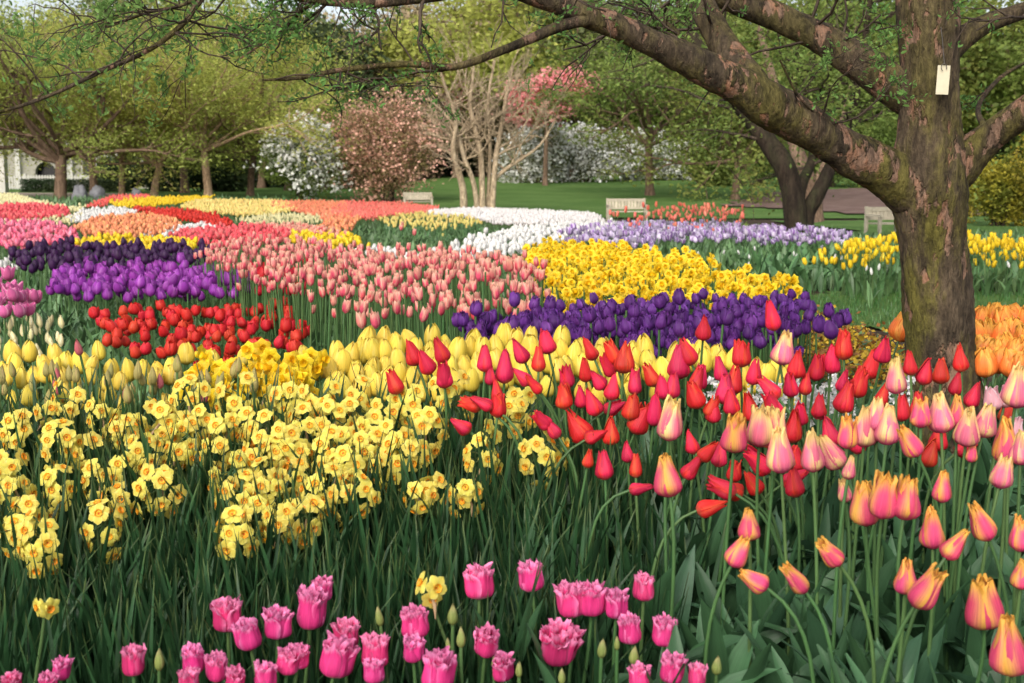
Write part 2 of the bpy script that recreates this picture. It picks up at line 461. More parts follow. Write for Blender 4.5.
def petal(R, Wd, phase, nu, nv, rs, zs, lean, r, fringe=False, ruffle=0.0):
    t = np.linspace(0, 1, nv); Rt = np.interp(t, TK, R) * rs; Wt = np.interp(t, TK, Wd)
    if nv > 6:
        k = np.array([.25, .5, .25])
        Rt[1:-1] = np.convolve(Rt, k, 'valid'); Wt[1:-1] = np.convolve(Wt, k, 'valid')
    u = np.linspace(-1, 1, nu)
    Tt, Uu = np.meshgrid(t, u, indexing='ij')
    Rg = Rt[:, None]; Wg = Wt[:, None]
    ang = phase + Uu * np.minimum(Wg / np.maximum(Rg, .02), 1.35) + r.normal(0, .03)
    rad = Rg * (1 - .10 * Uu ** 2 + .05 * np.exp(-(Uu / .18) ** 2) * (Tt > .1) + .05 * Uu * r.choice([-1, 1]))
    rad = rad + lean * Tt ** 2
    z = (Tt ** 1.12) * zs
    rad = rad + .012 * np.sin(Uu * r.uniform(3, 6) + r.uniform(0, 6) + Tt * 3) * (Tt > .05)
    if ruffle:
        rad = rad + ruffle * np.sin(Uu * 7 + r.uniform(0, 6)) * Tt ** 2
        z = z + ruffle * np.sin(Uu * 5 + r.uniform(0, 6)) * Tt ** 2
    if fringe:
        z = z - .07 * Uu ** 2 * Tt ** 3 - .05 * (1 - np.abs(Uu)) * (Tt > .95) * r.uniform(-1, 1)
        j = r.uniform(-.025, .035, Uu.shape) + .03 * ((np.arange(nu) % 2)[None, :] - .5)
        z = z + j * (Tt > .99)
        rad = rad + r.uniform(-.03, .03, Uu.shape) * (Tt > .9) + r.uniform(-.03, .03, Uu.shape) * (np.abs(Uu) > .9) * (Tt > .3)
    V = np.stack([rad * np.cos(ang), rad * np.sin(ang), z], -1).reshape(-1, 3)
    UV = np.stack([(Uu + 1) / 2, Tt], -1).reshape(-1, 2)
    return V, grid_q(nu, nv), UV

def bloom_mb(style, seed, nu=9, nv=10, double=False, ruffle=0.0, asym=.035, mb=None, mat=0):
    r = np.random.default_rng(seed); mb = mb or MB()
    R, Wd = STY[style]
    ph = r.uniform(0, 6.28)
    fr = style == 'fringe'
    for k in range(3):
        mb.add(*petal(R, Wd, ph + k * 2.094, nu, nv, 1.0, r.uniform(.80, .92) if fr else r.uniform(.86, 1.0), r.normal(0, asym), r, fr, ruffle), mat)
    for k in range(3):
        mb.add(*petal(R, Wd, ph + 1.047 + k * 2.094, nu, nv, .90, r.uniform(.86, .97) if fr else r.uniform(.88, 1.0), r.normal(0, asym), r, fr, ruffle), mat)
    if double:
        for k in range(4):
            mb.add(*petal(R, Wd, ph + .4 + k * 1.571, nu, nv, .66, r.uniform(.9, 1.04), r.normal(0, .06), r, fr, ruffle * 1.3), mat)
        for k in range(3):
            mb.add(*petal(R, Wd, ph + .9 + k * 2.094, nu, nv, .36, r.uniform(.9, 1.05), r.normal(0, .06), r, fr, ruffle * 1.3), mat)
    return mb

def bloom_set(name, style, mat, n=5, **kw):
    return [bloom_mb(style, 100 + i * 17 + len(style), **kw).build(name, mat) for i in range(n)]

def leaf_arrays(L, Wd, bend, fold=.35, nu=5, nv=10, twist=0.0, r=None, droop=0.0):
    """a blade rising from the origin, leaning towards +X"""
    t = np.linspace(0, 1, nv)
    ang = PI / 2 - .12 - bend * t ** 1.4 - droop * np.maximum(0, t - .55) ** 1.2 * 4
    dx, dz = np.cos(ang), np.sin(ang)
    x = np.concatenate([[0], np.cumsum((dx[1:] + dx[:-1]) / 2)]) / (nv - 1) * L
    z = np.concatenate([[0], np.cumsum((dz[1:] + dz[:-1]) / 2)]) / (nv - 1) * L
    wt = Wd * .5 * np.interp(t, [0, .1, .3, .5, .75, .9, 1], [.45, .65, .95, 1, .7, .36, .02])
    u = np.linspace(-1, 1, nu)
    U, T = np.meshgrid(u, np.arange(nv))
    wv = wt[T]; ff = fold * np.abs(U) * wv
    nx, nz = -np.sin(ang)[T], np.cos(ang)[T]
    wave = (.06 * Wd * np.sin(t * 9 + 1.0))[T] * U
    tw = twist * t[T]
    yy = U * wv * np.cos(tw); off = ff + U * wv * np.sin(tw) + wave
    V = np.stack([x[T] + nx * off * 1.0, yy, z[T] + nz * off], -1).reshape(-1, 3)
    UV = np.stack([(U + 1) / 2, t[T]], -1).reshape(-1, 2)
    Q = grid_q(nu, nv)
    return V, Q, UV, np.zeros(len(Q), int)

rt = np.random.default_rng(3)
TLEAF = [leaf_arrays(.34, .052, b, .35, 5, 11, tw, droop=dr) for b, tw, dr in
         ((.25, .2, 0), (.5, -.4, 0), (.8, .3, .2), (.35, .7, 0), (1.1, -.2, .3), (.6, .5, .5))]
DLEAF = [leaf_arrays(.46, .0125, b, .25, 3, 9, tw, droop=dr) for b, tw, dr in
         ((.05, .4, 0), (.14, -.6, 0), (.22, .9, 0), (.10, 1.2, .0), (.28, -.3, .1), (.08, -.9, 0), (.18, .5, .35))]
MLEAF = [leaf_arrays(.28, .042, b, .3, 3, 6, tw, droop=dr) for b, tw, dr in ((.3, .3, 0), (.6, -.3, 0), (.9, .3, .2), (1.2, .2, .4))]
FLEAF = [leaf_arrays(.28, .05, b, .3, 2, 4, 0) for b in (.3, .7, 1.1)]

def mesh_from(T, name, mats):
    return MB().add(T[0], T[1], T[2], T[3]).build(name, mats)

TLEAF_ME = [mesh_from(T, "tulip_leaf", MT['tleaf']) for T in TLEAF]
DLEAF_ME = [mesh_from(T, "daffodil_leaf", MT['dleaf']) for T in DLEAF]
MLEAF_ME = [mesh_from(T, "bed_leaf", MT['midleaf']) for T in MLEAF]

def bez(p0, p1, p2, p3, n):
    t = np.linspace(0, 1, n)[:, None]
    return (1 - t) ** 3 * p0 + 3 * (1 - t) ** 2 * t * p1 + 3 * (1 - t) * t * t * p2 + t ** 3 * p3

# ------------------------------------------------------------------ ground, lawn, paths
def ground_mat(name, a, b, sc, sc2, bump=.6, bdist=.03, c=None):
    m = mk(name); N, L = nodes_of(m)
    tc = N.new("ShaderNodeTexCoord")
    n1 = noise_node(N, L, sc, 6.0, tc.outputs["Object"], .6)
    n2 = noise_node(N, L, sc2, 6.0, tc.outputs["Object"], .7)
    col = mixc(N, L, rng_node(N, L, n1, .35, .65), a, b)
    if c: col = mixc(N, L, rng_node(N, L, n2, .52, .7), col, c)
    h = N.new("ShaderNodeHueSaturation"); L.new(rng_node(N, L, n2, .25, .75, .6, 1.4, False), h.inputs["Value"]); L.new(col, h.inputs["Color"])
    finish(N, L, h.outputs[0], .95, .1, 0, n2, bump, bdist)
    return m
MT['soil'] = ground_mat("garden_soil", (.035, .024, .016), (.06, .042, .028), 3, 40)
MT['lawn'] = ground_mat("mown_lawn", (.080, .155, .036), (.115, .195, .052), .35, 14, .9, .12)
MT['mulch'] = ground_mat("bark_mulch", (.15, .095, .08), (.21, .14, .12), 1.2, 12, .9, .1, c=(.05, .07, .03))
MT['path'] = ground_mat("gravel_path", (.30, .24, .20), (.38, .31, .26), 1.0, 25, .3, .02)

gx = np.unique(np.concatenate([np.linspace(-8, 8, 81), np.linspace(-20, 20, 61), -np.geomspace(20, 320, 30), np.geomspace(20, 320, 30)]))
gy = np.unique(np.concatenate([np.linspace(-6, 14, 101), np.linspace(14, 60, 60), np.geomspace(60, 420, 50)]))
def sheet(name, poly, dz, mat, label, res=None):
    if poly is None: X, Y = np.meshgrid(gx, gy)
    else:
        xs, ys = [p[0] for p in poly], [p[1] for p in poly]
        X, Y = np.meshgrid(np.linspace(min(xs), max(xs), int((max(xs) - min(xs)) / res) + 2), np.linspace(min(ys), max(ys), int((max(ys) - min(ys)) / res) + 2))
    Z = G(X, Y) + dz
    Q = grid_q(X.shape[1], X.shape[0])
    V = np.stack([X.ravel(), Y.ravel(), Z.ravel()], 1)
    if poly is not None:
        c = V[Q].mean(1); Q = Q[in_poly(c[:, 0], c[:, 1], poly)]
    o = obj(name, MB().add(V, Q).build(name, mat))
    return tag(o, label, kind='structure')
sheet("ground", None, 0.0, MT['soil'], "dark garden soil under the flower beds and trees")
sheet("lawn", [(-5, 49), (-2, 47.5), (6, 45.5), (20, 44), (40, 43), (150, 60), (150, 160), (-60, 160), (-40, 62), (-12, 58)], .05, MT['lawn'], "mown green lawn rising behind the flower beds", 1.0)
sheet("lawn", [(8, 23.5), (40, 22), (40, 43.6), (20, 44.6), (9, 42)], .05, MT['lawn'], "mown lawn with benches beyond the lilac and yellow beds", .8)
sheet("grass_path", [(1.9, 9.0), (9, 8.6), (9, 12.1), (3.2, 12.2), (2.2, 10.8)], .02, MT['lawn'], "green grass path between two flower beds beside the big trunk", .15)
sheet("mulch_bed", [(9.5, 56), (14, 50), (18.5, 47), (30, 46), (40, 60), (34, 70), (22, 74), (15, 70)], .11, MT['mulch'], "brown bark mulch spread on the slope under trees", .8)
sheet("path", [(-36, 66), (-20.5, 60), (-18.5, 62.5), (-21, 70), (-40, 76)], .09, MT['path'], "pale gravel path at the far edge of the garden", .8)

# ------------------------------------------------------------------ background buildings and trees
def leaf_cloud(mb, pts, n_each, sig, size, r, flat=1.0, mat=0, asp=.5, up=0.0):
    pts = np.asarray(pts); k = len(pts) * n_each
    P = np.repeat(pts, n_each, 0) + r.normal(0, 1, (k, 3)) * np.array([sig, sig, sig * flat])
    a = r.normal(0, 1, (k, 3)); a[:, 2] *= .6; a /= np.linalg.norm(a, axis=1)[:, None]
    b = r.normal(0, 1, (k, 3)); b[:, 2] += up * np.sign(b[:, 2]) 
    b = b - a * (a * b).sum(1)[:, None]; b /= np.linalg.norm(b, axis=1)[:, None]
    s = size * r.uniform(.6, 1.3, (k, 1))
    V = np.stack([P - a * s * .5, P + b * s * asp * .5, P + a * s * .5, P - b * s * asp * .5], 1).reshape(-1, 3)
    Q = np.arange(4 * k).reshape(-1, 4)
    mb.add(V, Q, None, mat)

def limb_path(p, d, L, r, wob=.12, n=6, lift=0.0):
    P = [np.array(p, float)]; d = np.array(d, float) / np.linalg.norm(d)
    for i in range(n):
        d = d + r.normal(0, wob, 3) + np.array([0, 0, lift]); d /= np.linalg.norm(d)
        P.append(P[-1] + d * L / n)
    return np.array(P), d

def skeleton(mb, base, h, r0, trunk_frac, spread, r, nl=6, levels=3, lean=(0, 0), seg=7, lift=.06, limbs=None, elev=(.35, .9), mat=0):
    """trunk with limbs, returns the twig points where leaves grow"""
    tips = []
    top = np.array(base, float) + np.array([lean[0], lean[1], h * trunk_frac])
    P, d = limb_path(base, top - np.array(base), np.linalg.norm(top - np.array(base)), r, .05, 7)
    R = np.linspace(r0, r0 * .72, len(P)); R[0] *= 1.35
    P2, R2 = resample(P, R, max(.12, r0)); tube(mb, P2, R2, seg + 3, mat)
    def rec(p, d, L, rad, lv):
        Q, dd = limb_path(p, d, L, r, .16 if lv else .10, 5, lift)
        tube(mb, Q, np.linspace(rad, rad * .45, len(Q)), max(3, seg - 2 * lv), mat)
        if lv >= levels - 1:
            tips.extend(Q[2:]); return
        nk = 4 if lv == 0 else 4
        for i in range(nk):
            k = r.uniform(.35, 1.0); q = Q[int(k * (len(Q) - 1))]
            a = r.normal(0, .65, 3) * np.array([1, 1, .6])
            rec(q, dd + a, L * r.uniform(.45, .7), rad * .5, lv + 1)
        rec(Q[-1], dd, L * .6, rad * .45, lv + 1)
    for i in range(nl):
        az = i / nl * 2 * PI + r.uniform(-.4, .4); el = r.uniform(*elev)
        q = P[int(r.uniform(.75, 1.0) * (len(P) - 1))]
        d = np.array([math.cos(az) * math.cos(el), math.sin(az) * math.cos(el), math.sin(el)])
        rec(q, d, spread * r.uniform(.8, 1.15), r0 * r.uniform(.38, .55), 0)
    return np.array(tips)

def make_tree(name, base, label, cat, group, trunk_m, leaf_m, seed, h, r0, tf, spread, n_each, sig, size, flat=.5, nl=6, levels=3, lean=(0, 0), elev=(.35, .9), asp=.5, lift=.06, blossom=None):
    r = np.random.default_rng(seed)
    root = empty(name, [float(v) for v in base], label, cat, group)
    tb = MB(); tips = skeleton(tb, (0, 0, -.05), h, r0, tf, spread, r, nl, levels, lean, lift=lift, elev=elev)
    obj("trunk", tb.build("trunk", trunk_m), root)
    if n_each:
        cb = MB(); leaf_cloud(cb, tips, n_each, sig, size, r, flat, asp=asp)
        obj("crown", cb.build("crown", leaf_m, False), root)
    if blossom:
        bm, nb, bs, frac = blossom
        bb = MB(); pick = tips[r.random(len(tips)) < frac]
        leaf_cloud(bb, pick, nb, sig, bs, r, flat, asp=.9)
        obj("blossom", bb.build("blossom", bm, False), root)
    return root

def shrub(name, base, label, cat, group, rx, ry, rz, leaf_m, n, size, seed, blossom=None, lumps=9, bfrac=.5, trunk=True, asp=.55, bside=None, shell=.45):
    """a rounded bush: leaf clumps through a lumpy volume down to the ground"""
    r = np.random.default_rng(seed)
    root = empty(name, [float(v) for v in base], label, cat, group)
    cs = []
    for i in range(lumps):
        a = r.uniform(0, 2 * PI); q = r.uniform(.0, .62)
        cs.append((math.cos(a) * q * rx, math.sin(a) * q * ry, r.uniform(.25, .72) * rz, r.uniform(.34, .52)))
    def sample(k):
        i = r.integers(0, lumps, k); c = np.array(cs)[i]
        d = r.normal(0, 1, (k, 3)); d /= np.linalg.norm(d, axis=1)[:, None]
        q = r.uniform(shell, 1.0, (k, 1)) ** .6
        P = c[:, :3] + d * q * c[:, 3:4] * np.array([rx, ry, rz * .75])
        P[:, 2] = np.abs(P[:, 2])
        return P
    cb = MB(); leaf_cloud(cb, sample(n), 1, .02, size, r, asp=asp)
    obj("foliage", cb.build("foliage", leaf_m, False), root)
    if trunk:
        tb = MB()
        for i in range(7):
            c = cs[i % lumps]
            P, _ = limb_path((r.normal(0, .1), r.normal(0, .1), -.05), (c[0], c[1], c[2] + .3), np.linalg.norm(c[:3]) * 1.15, r, .15, 6)
            tube(tb, P, np.linspace(.05, .012, len(P)), 5)
        obj("stem", tb.build("stem", MT['barkdark']), root)
    if blossom:
        bm, nb, bs = blossom
        P = sample(nb * 3); 
        if bside is not None:
            P = P[(P @ np.array(bside)) > r.normal(.38, .22, len(P)) * rx]
        # blossoms in sprays
        P = P[:nb]
        cen = P[r.random(len(P)) < .12]
        if len(cen):
            P = cen[r.integers(0, len(cen), nb)] + r.normal(0, .09 * rx, (nb, 3)) * np.array([1, 1, .6]); P[:, 2] = np.abs(P[:, 2])
        bb = MB(); leaf_cloud(bb, P, 1, .03, bs, r, asp=.95)
        obj("blossom", bb.build("blossom", bm, False), root)
    return root

MT['barkdark'] = bark_mat("dark_bark", (.05, .036, .026), (.09, .066, .048), sc=5, bdist=.03)
MT['barktan'] = bark_mat("tan_bark", (.33, .22, .13), (.42, .29, .18), sc=4, bdist=.02)
MT['barkpale'] = bark_mat("pale_tan_bark", (.36, .27, .17), (.46, .36, .24), sc=4, bdist=.02)
MT['barkbrown'] = bark_mat("brown_bark", (.13, .085, .055), (.2, .135, .09), sc=4, bdist=.03)
MT['fol_olive'] = foliage_mat("spring_olive_leaves", (.32, .37, .075), (.44, .49, .12), .5, .5)
MT['fol_olive2'] = foliage_mat("golden_olive_leaves", (.36, .40, .08), (.48, .52, .13), .5, .5)
MT['fol_dark'] = foliage_mat("dark_evergreen_leaves", (.035, .06, .026), (.065, .095, .036), .6, .2)
MT['fol_brown'] = foliage_mat("brownish_bare_crown", (.30, .225, .13), (.38, .29, .18), .4, .2)
MT['fol_mid'] = foliage_mat("mid_green_leaves", (.11, .17, .035), (.18, .24, .05), .45, .4)
MT['fol_fresh'] = foliage_mat("fresh_green_leaves", (.15, .21, .045), (.25, .29, .07), .8, .4)
MT['fol_grey'] = foliage_mat("greyish_green_leaves", (.17, .20, .08), (.26, .28, .12), .7, .4)
MT['fol_yellow'] = foliage_mat("yellow_green_leaves", (.17, .19, .03), (.32, .27, .03), 1.2)
MT['fol_pinkish'] = foliage_mat("olive_pink_leaves", (.24, .20, .08), (.34, .24, .14), .8, .35)
MT['blo_white'] = plain_mat("white_blossom", (.85, .84, .80), amt=.1, trans=.3, bump=0.01)
MT['blo_pink'] = plain_mat("salmon_pink_blossom", (.78, .42, .34), amt=.25, trans=.3, bump=0.01)
MT['blo_rose'] = plain_mat("rosy_blossom", (.80, .33, .32), amt=.15, trans=.3, bump=0.01)

def on_ground(px, d):
    p = unproj(px, 200, d); x = p[0]
    return (x, d, gz(x, d))

# the far house behind the left trees
MT['stucco'] = plain_mat("pale_stucco", (.27, .26, .21), amt=.03, nscale=2.0, namt=.12)
MT['whitepaint'] = plain_mat("white_paint", (.50, .485, .44), amt=.05, nscale=6, namt=.08)
MT['darkglass'] = plain_mat("dark_opening", (.012, .012, .016), amt=0, rough=.2, spec=.5)
MT['roofslate'] = plain_mat("grey_roof_slate", (.12, .11, .11), nscale=8)
hx, hy, _ = on_ground(48, 96); hz = gz(hx, hy)
house = empty("garden_house", (hx, hy, hz), "pale stuccoed house with a dark arched opening, far behind the trees", "house")
W2 = 22.0
mb = MB()
aw, ah = .8, 1.25     # arch half width, springing height
for (x0, x1) in ((-W2 / 2, -aw), (aw, W2 / 2)):
    box(mb, ((x0 + x1) / 2, 0, 2.6), (x1 - x0, .5, 5.2))
n = 12
for i in range(n):
    a0, a1 = PI * i / n, PI * (i + 1) / n
    xa, xb = math.cos(a0) * aw, math.cos(a1) * aw; za, zb = ah + math.sin(a0) * aw, ah + math.sin(a1) * aw
    mb.add([(xa, -.25, za), (xb, -.25, zb), (xb, -.25, 5.2), (xa, -.25, 5.2), (xa, .25, za), (xb, .25, zb), (xb, .25, 5.2), (xa, .25, 5.2)], [(0, 1, 2, 3), (0, 4, 5, 1), (4, 7, 6, 5)])
obj("wall", mb.build("wall", MT['stucco'], False), house)
mb = MB(); box(mb, (0, .6, 1.2), (2 * aw + .3, .1, 2.6)); obj("doorway", mb.build("doorway", MT['darkglass'], False), house)
for k, xo in enumerate((-6.4, -3.6, 3.4, 6.2)):
    mb = MB(); box(mb, (xo, -.27, 1.9), (1.0, .06, 1.7)); wn = obj("window", mb.build("window", MT['darkglass'], False), house)
    mb = MB()
    for dx in (-.55, .55): box(mb, (xo + dx, -.30, 1.9), (.1, .12, 1.9))
    for dz2 in (-.9, .9): box(mb, (xo, -.30, 1.9 + dz2), (1.0, .1, .1))
    obj("frame", mb.build("frame", MT['whitepaint'], False), wn)
for xo in (-4.9, -2.0, 2.0, 4.8):
    mb = MB(); box(mb, (xo, -.42, 2.5), (.34, .34, 5.0)); box(mb, (xo, -.42, 5.06), (.5, .5, .12)); obj("column", mb.build("column", MT['whitepaint'], False), house)
mb = MB()
mb.add([(-W2 / 2 - .5, -1.2, 5.25), (W2 / 2 + .5, -1.2, 5.25), (W2 / 2 + .5, 3, 7.6), (-W2 / 2 - .5, 3, 7.6), (-W2 / 2 - .5, 7, 5.25), (W2 / 2 + .5, 7, 5.25)], [(0, 1, 2, 3), (3, 2, 5, 4)])
obj("roof", mb.build("roof", MT['roofslate'], False), house)

rx0, ry0, _ = on_ground(48, 84); rz0 = gz(rx0, ry0)
rail = empty("picket_fence", (rx0, ry0, rz0), "white picket fence in front of the pale house", "fence")
mb = MB()
for i in range(46): box(mb, (-4.2 + i * .185, 0, .62), (.085, .04, .95))
obj("picket_panel", mb.build("picket_panel", MT['whitepaint'], False), rail)
mb = MB()
for z in (.3, .95): box(mb, (0, .045, z), (8.5, .05, .09))
obj("rail", mb.build("rail", MT['whitepaint'], False), rail)
for xo in (-4.35, -1.5, 1.4, 4.3):
    mb = MB(); box(mb, (xo, .05, .6), (.14, .16, 1.2)); obj("post", mb.build("post", MT['whitepaint'], False), rail)

px, py, pz = on_ground(3, 74)
gp = empty("gate_pillar", (px, py, pz), "white gate pillar at the left edge behind the garden", "pillar")
mb = MB(); box(mb, (0, 0, 1.5), (.55, .55, 3.0)); obj("shaft", mb.build("shaft", MT['whitepaint'], False), gp)
mb = MB(); box(mb, (0, 0, 3.08), (.75, .75, .16)); box(mb, (0, 0, 3.22), (.5, .5, .12)); obj("cap", mb.build("cap", MT['whitepaint'], False), gp)
for k, (hpx, hw, lab) in enumerate(((47, 1.5, "low clipped dark hedge in front of the white picket fence"), (100, 1.9, "low dark hedge between two trunks right of the picket fence"))):
    r = np.random.default_rng(40 + k); b = on_ground(hpx, 78)
    hb = MB(); P = r.uniform(-1, 1, (5200, 3)) * np.array([hw, .5, .42]) + np.array([0, 0, .42]); leaf_cloud(hb, P, 1, .02, .13, r)
    o = obj("hedge", hb.build("hedge", MT['fol_dark'], False), None, b); tag(o, lab, "hedge")

def boulder(px, d, w_, h_, lab, seed):
    b = on_ground(px, d); r = np.random.default_rng(seed)
    nu, nv = 18, 11; V = []
    for j in range(nv):
        for i in range(nu):
            a, e = 2 * PI * i / (nu - 1), PI / 2 * (1.15 * j / (nv - 1) - .15)
            q = Vector((math.cos(a) * math.cos(e), math.sin(a) * math.cos(e), math.sin(e)))
            s = 1 + .28 * mnoise.noise(q * 1.6 + Vector((seed, 0, 0))) + .1 * mnoise.noise(q * 5)
            V.append((q.x * w_ * s * .5, q.y * w_ * s * .5, q.z * h_ * s))
    o = obj("boulder", MB().add(V, grid_q(nu, nv)).build("boulder", MT['stone']), None, b)
    tag(o, lab, "boulder")
MT['stone'] = plain_mat("grey_stone", (.17, .17, .185), nscale=5, bump=.6, bdist=.05)
boulder(80, 56, .75, .72, "rounded grey boulder nearest the forked tree, behind the coral tulips", 5)
boulder(98, 57, .8, .66, "middle grey boulder at the back of the rose-red tulips", 6)
boulder(137, 58, .6, .55, "smallest grey boulder behind the golden yellow tulips", 9)

# grove on the left: spring trees with flat olive layers
GROVE = "olive-leaved trees in the grove beyond the beds"
for a in (
    (60, 58, 'barkbrown', 'fol_olive', 11, 11.5, .30, .22, 4.6, "thick brown trunk, first olive tree in front of the pale house", (0.2, 0)),
    (122, 62, 'barktan', 'fol_olive2', 12, 11, .17, .24, 4.4, "slender olive tree with a long bare arm reaching towards the house", (0, 0)),
    (154, 61, 'barktan', 'fol_olive', 13, 11, .20, .20, 4.4, "olive tree with a pale trunk forked in a wide Y", (.15, 0)),
    (208, 60, 'barktan', 'fol_olive2', 14, 11, .21, .30, 4.4, "olive tree with a straight tan trunk in front of dark evergreens", (.1, 0)),
    (250, 64, 'barkbrown', 'fol_olive', 15, 11.5, .20, .22, 4.6, "dark leaning trunk beside the white flowering bush", (.5, 0)),
    (-45, 60, 'barkbrown', 'fol_olive2', 16, 12, .3, .24, 5.0, "olive tree at the edge of the view beside the gate pillar", (0, 0)),
    (288, 84, 'barkbrown', 'fol_olive', 17, 12, .25, .3, 4.4, "olive tree rising behind the white flowering bush", (0, 0)),
    (95, 72, 'barkbrown', 'fol_olive2', 18, 13, .25, .3, 5.0, "taller olive tree standing in the second row of the grove", (0, 0)),
    (185, 74, 'barkbrown', 'fol_olive', 19, 13.5, .25, .3, 5.0, "tall olive tree behind the straight tan trunk", (0, 0)),
):
    make_tree("olive_leaved_tree", on_ground(a[0], a[1]), a[9], "tree", GROVE, MT[a[2]], MT[a[3]], a[4], a[5], a[6], a[7], a[8],
              21, .6, .16, flat=.25, nl=10, elev=(-.02, .95), lean=a[10], lift=.03, asp=.45)

# dark evergreens at the back of the grove
for k, (px_, d_, rx_, rz_, lab) in enumerate((
    (168, 80, 2.8, 3.8, "dark evergreen bush behind the Y-forked trunk"),
    (200, 79, 2.6, 3.2, "dark evergreen bush behind the straight tan trunk"),
    (232, 80, 3.0, 4.4, "tallest dark evergreen bush, left of the white flowering bush"),
    (128, 82, 2.2, 2.4, "low dark evergreen bush at the end of the hedge"))):
    shrub("evergreen_bush", on_ground(px_, d_), lab, "bush", "dark evergreen bushes behind the grove", rx_, rx_, rz_, MT['fol_dark'], 9000, .26, 60 + k)
for k, (px_, d_, h_, sp_, m_, lab) in enumerate((
    (325, 92, 17, 5.0, 'fol_dark', "tall dark evergreen tree behind the pink and white bushes"),
    (262, 100, 22, 6.5, 'fol_mid', "big green tree behind the olive grove"),
    (360, 104, 19, 6.0, 'fol_brown', "brownish thin-crowned tree behind the tan bare tree"),
    (450, 108, 24, 7.5, 'fol_brown', "hazy brown leafless tree behind the pink blossom"),
    (535, 106, 24, 7.0, 'fol_pinkish', "olive pink tree far behind the white azaleas"),
    (20, 108, 25, 7.5, 'fol_olive', "tall olive green tree behind the pale house"),
    (120, 110, 26, 8.0, 'fol_grey', "grey green tree rising beyond the grove"),
    (200, 112, 26, 8.0, 'fol_olive', "tallest spring tree beyond the grove"),
    (415, 96, 14, 5.5, 'fol_brown', "lower brown tree between the pink bush and bare tree"),
    (480, 97, 21, 6.5, 'fol_olive', "pale olive tree directly behind the bare tan tree"),
    (570, 100, 21, 6.5, 'fol_grey', "grey green tree behind the rosy blossom"),
    (600, 104, 19, 6.0, 'fol_mid', "green tree behind the small rosy tree"),
    (690, 100, 18, 6.5, 'fol_mid', "mid green tree high on the slope"),
    (780, 98, 18, 6.5, 'fol_fresh', "fresh green tree high on the slope behind the dark trunks"),
    (870, 96, 18, 6.5, 'fol_mid', "mid green tree seen behind the big trunk's limbs"),
    (960, 98, 18, 6.5, 'fol_fresh', "fresh green tree behind the hanging tag"),
    (1050, 96, 18, 6.5, 'fol_mid', "mid green tree at the right end of the slope"))):
    make_tree("far_tree", on_ground(px_, d_), lab, "tree", "tall trees closing the view", MT['barkbrown'], MT[m_], 80 + k, h_, .32, .22, sp_,
              30, .95, .46 if m_ != 'fol_brown' else .36, flat=.6, nl=9, elev=(.1, 1.3), asp=.55)

for k in range(15):
    px_ = -60 + k * 82
    m_ = ['fol_dark', 'fol_brown', 'fol_mid', 'fol_grey'][k % 4]
    shrub("woodland_bush", on_ground(px_, 112 + (k * 7) % 9), "tall dim bush closing the view under the far trees", "bush", "dim bushes under the far trees", 7.5, 3.5, 6.5 + (k * 5) % 4, MT[m_], 7000, .6, 200 + k, lumps=12, trunk=False)
for k in range(14):
    shrub("woodland_bush", on_ground(-20 + k * 82, 104), "low dim bush closing the view between the far trunks", "bush", "low dim bushes between the far trunks", 6.5, 3.0, 4.2, MT[['fol_dark', 'fol_grey', 'fol_brown'][k % 3]], 7000, .5, 230 + k, lumps=20, trunk=False)
# white, pink and bare trees and shrubs
b = on_ground(303, 59.5)
shrub("white_flowering_bush", b, "large rounded green bush with white blossom on its upper side", "bush", None, 2.6, 2.2, 4.0, MT['fol_mid'], 19000, .14, 21, (MT['blo_white'], 6500, .2), lumps=20, bside=(.55, -.3, .45))
b = on_ground(390, 60)
shrub("pink_flowering_bush", b, "broad bush covered in salmon pink blossom beside a bench", "bush", None, 3.8, 2.6, 5.2, MT['fol_pinkish'], 17000, .14, 22, (MT['blo_pink'], 6500, .14), lumps=22, shell=.3)
AZ = "white azaleas along the top of the lawn"
for k, (px_, d_, rx_, rz_, lab) in enumerate((
    (540, 82, 3.3, 4.1, "white flowering azalea nearest the bare tan tree"),
    (585, 84, 3.3, 3.9, "white azalea second from the bare tan tree"),
    (632, 86, 3.3, 3.5, "white azalea third from the bare tan tree"),
    (676, 87, 3.3, 2.7, "lowest white azalea at the end of the row beside the mulch"))):
    shrub("white_azalea", on_ground(px_, d_), lab, "bush", AZ, rx_, 1.8, rz_, MT['fol_grey'], 8000, .18, 90 + k, (MT['blo_white'], 5600, .2), lumps=13)
make_tree("rosy_blossom_tree", on_ground(545, 78), "small tree of rosy pink blossom high behind the bare tan tree", "tree", None, MT['barkbrown'], MT['fol_pinkish'], 33, 8.6, .16, .62, 1.7, 3, .4, .22, nl=8, blossom=(MT['blo_rose'], 16, .27, .9))
make_tree("rosy_blossom_tree", on_ground(455, 92), "faint rosy blossom tree seen through the tops of bare tan twigs", "tree", None, MT['barkbrown'], MT['fol_pinkish'], 34, 10, .2, .6, 2.2, 5, .45, .25, nl=7, blossom=(MT['blo_rose'], 6, .25, .6))

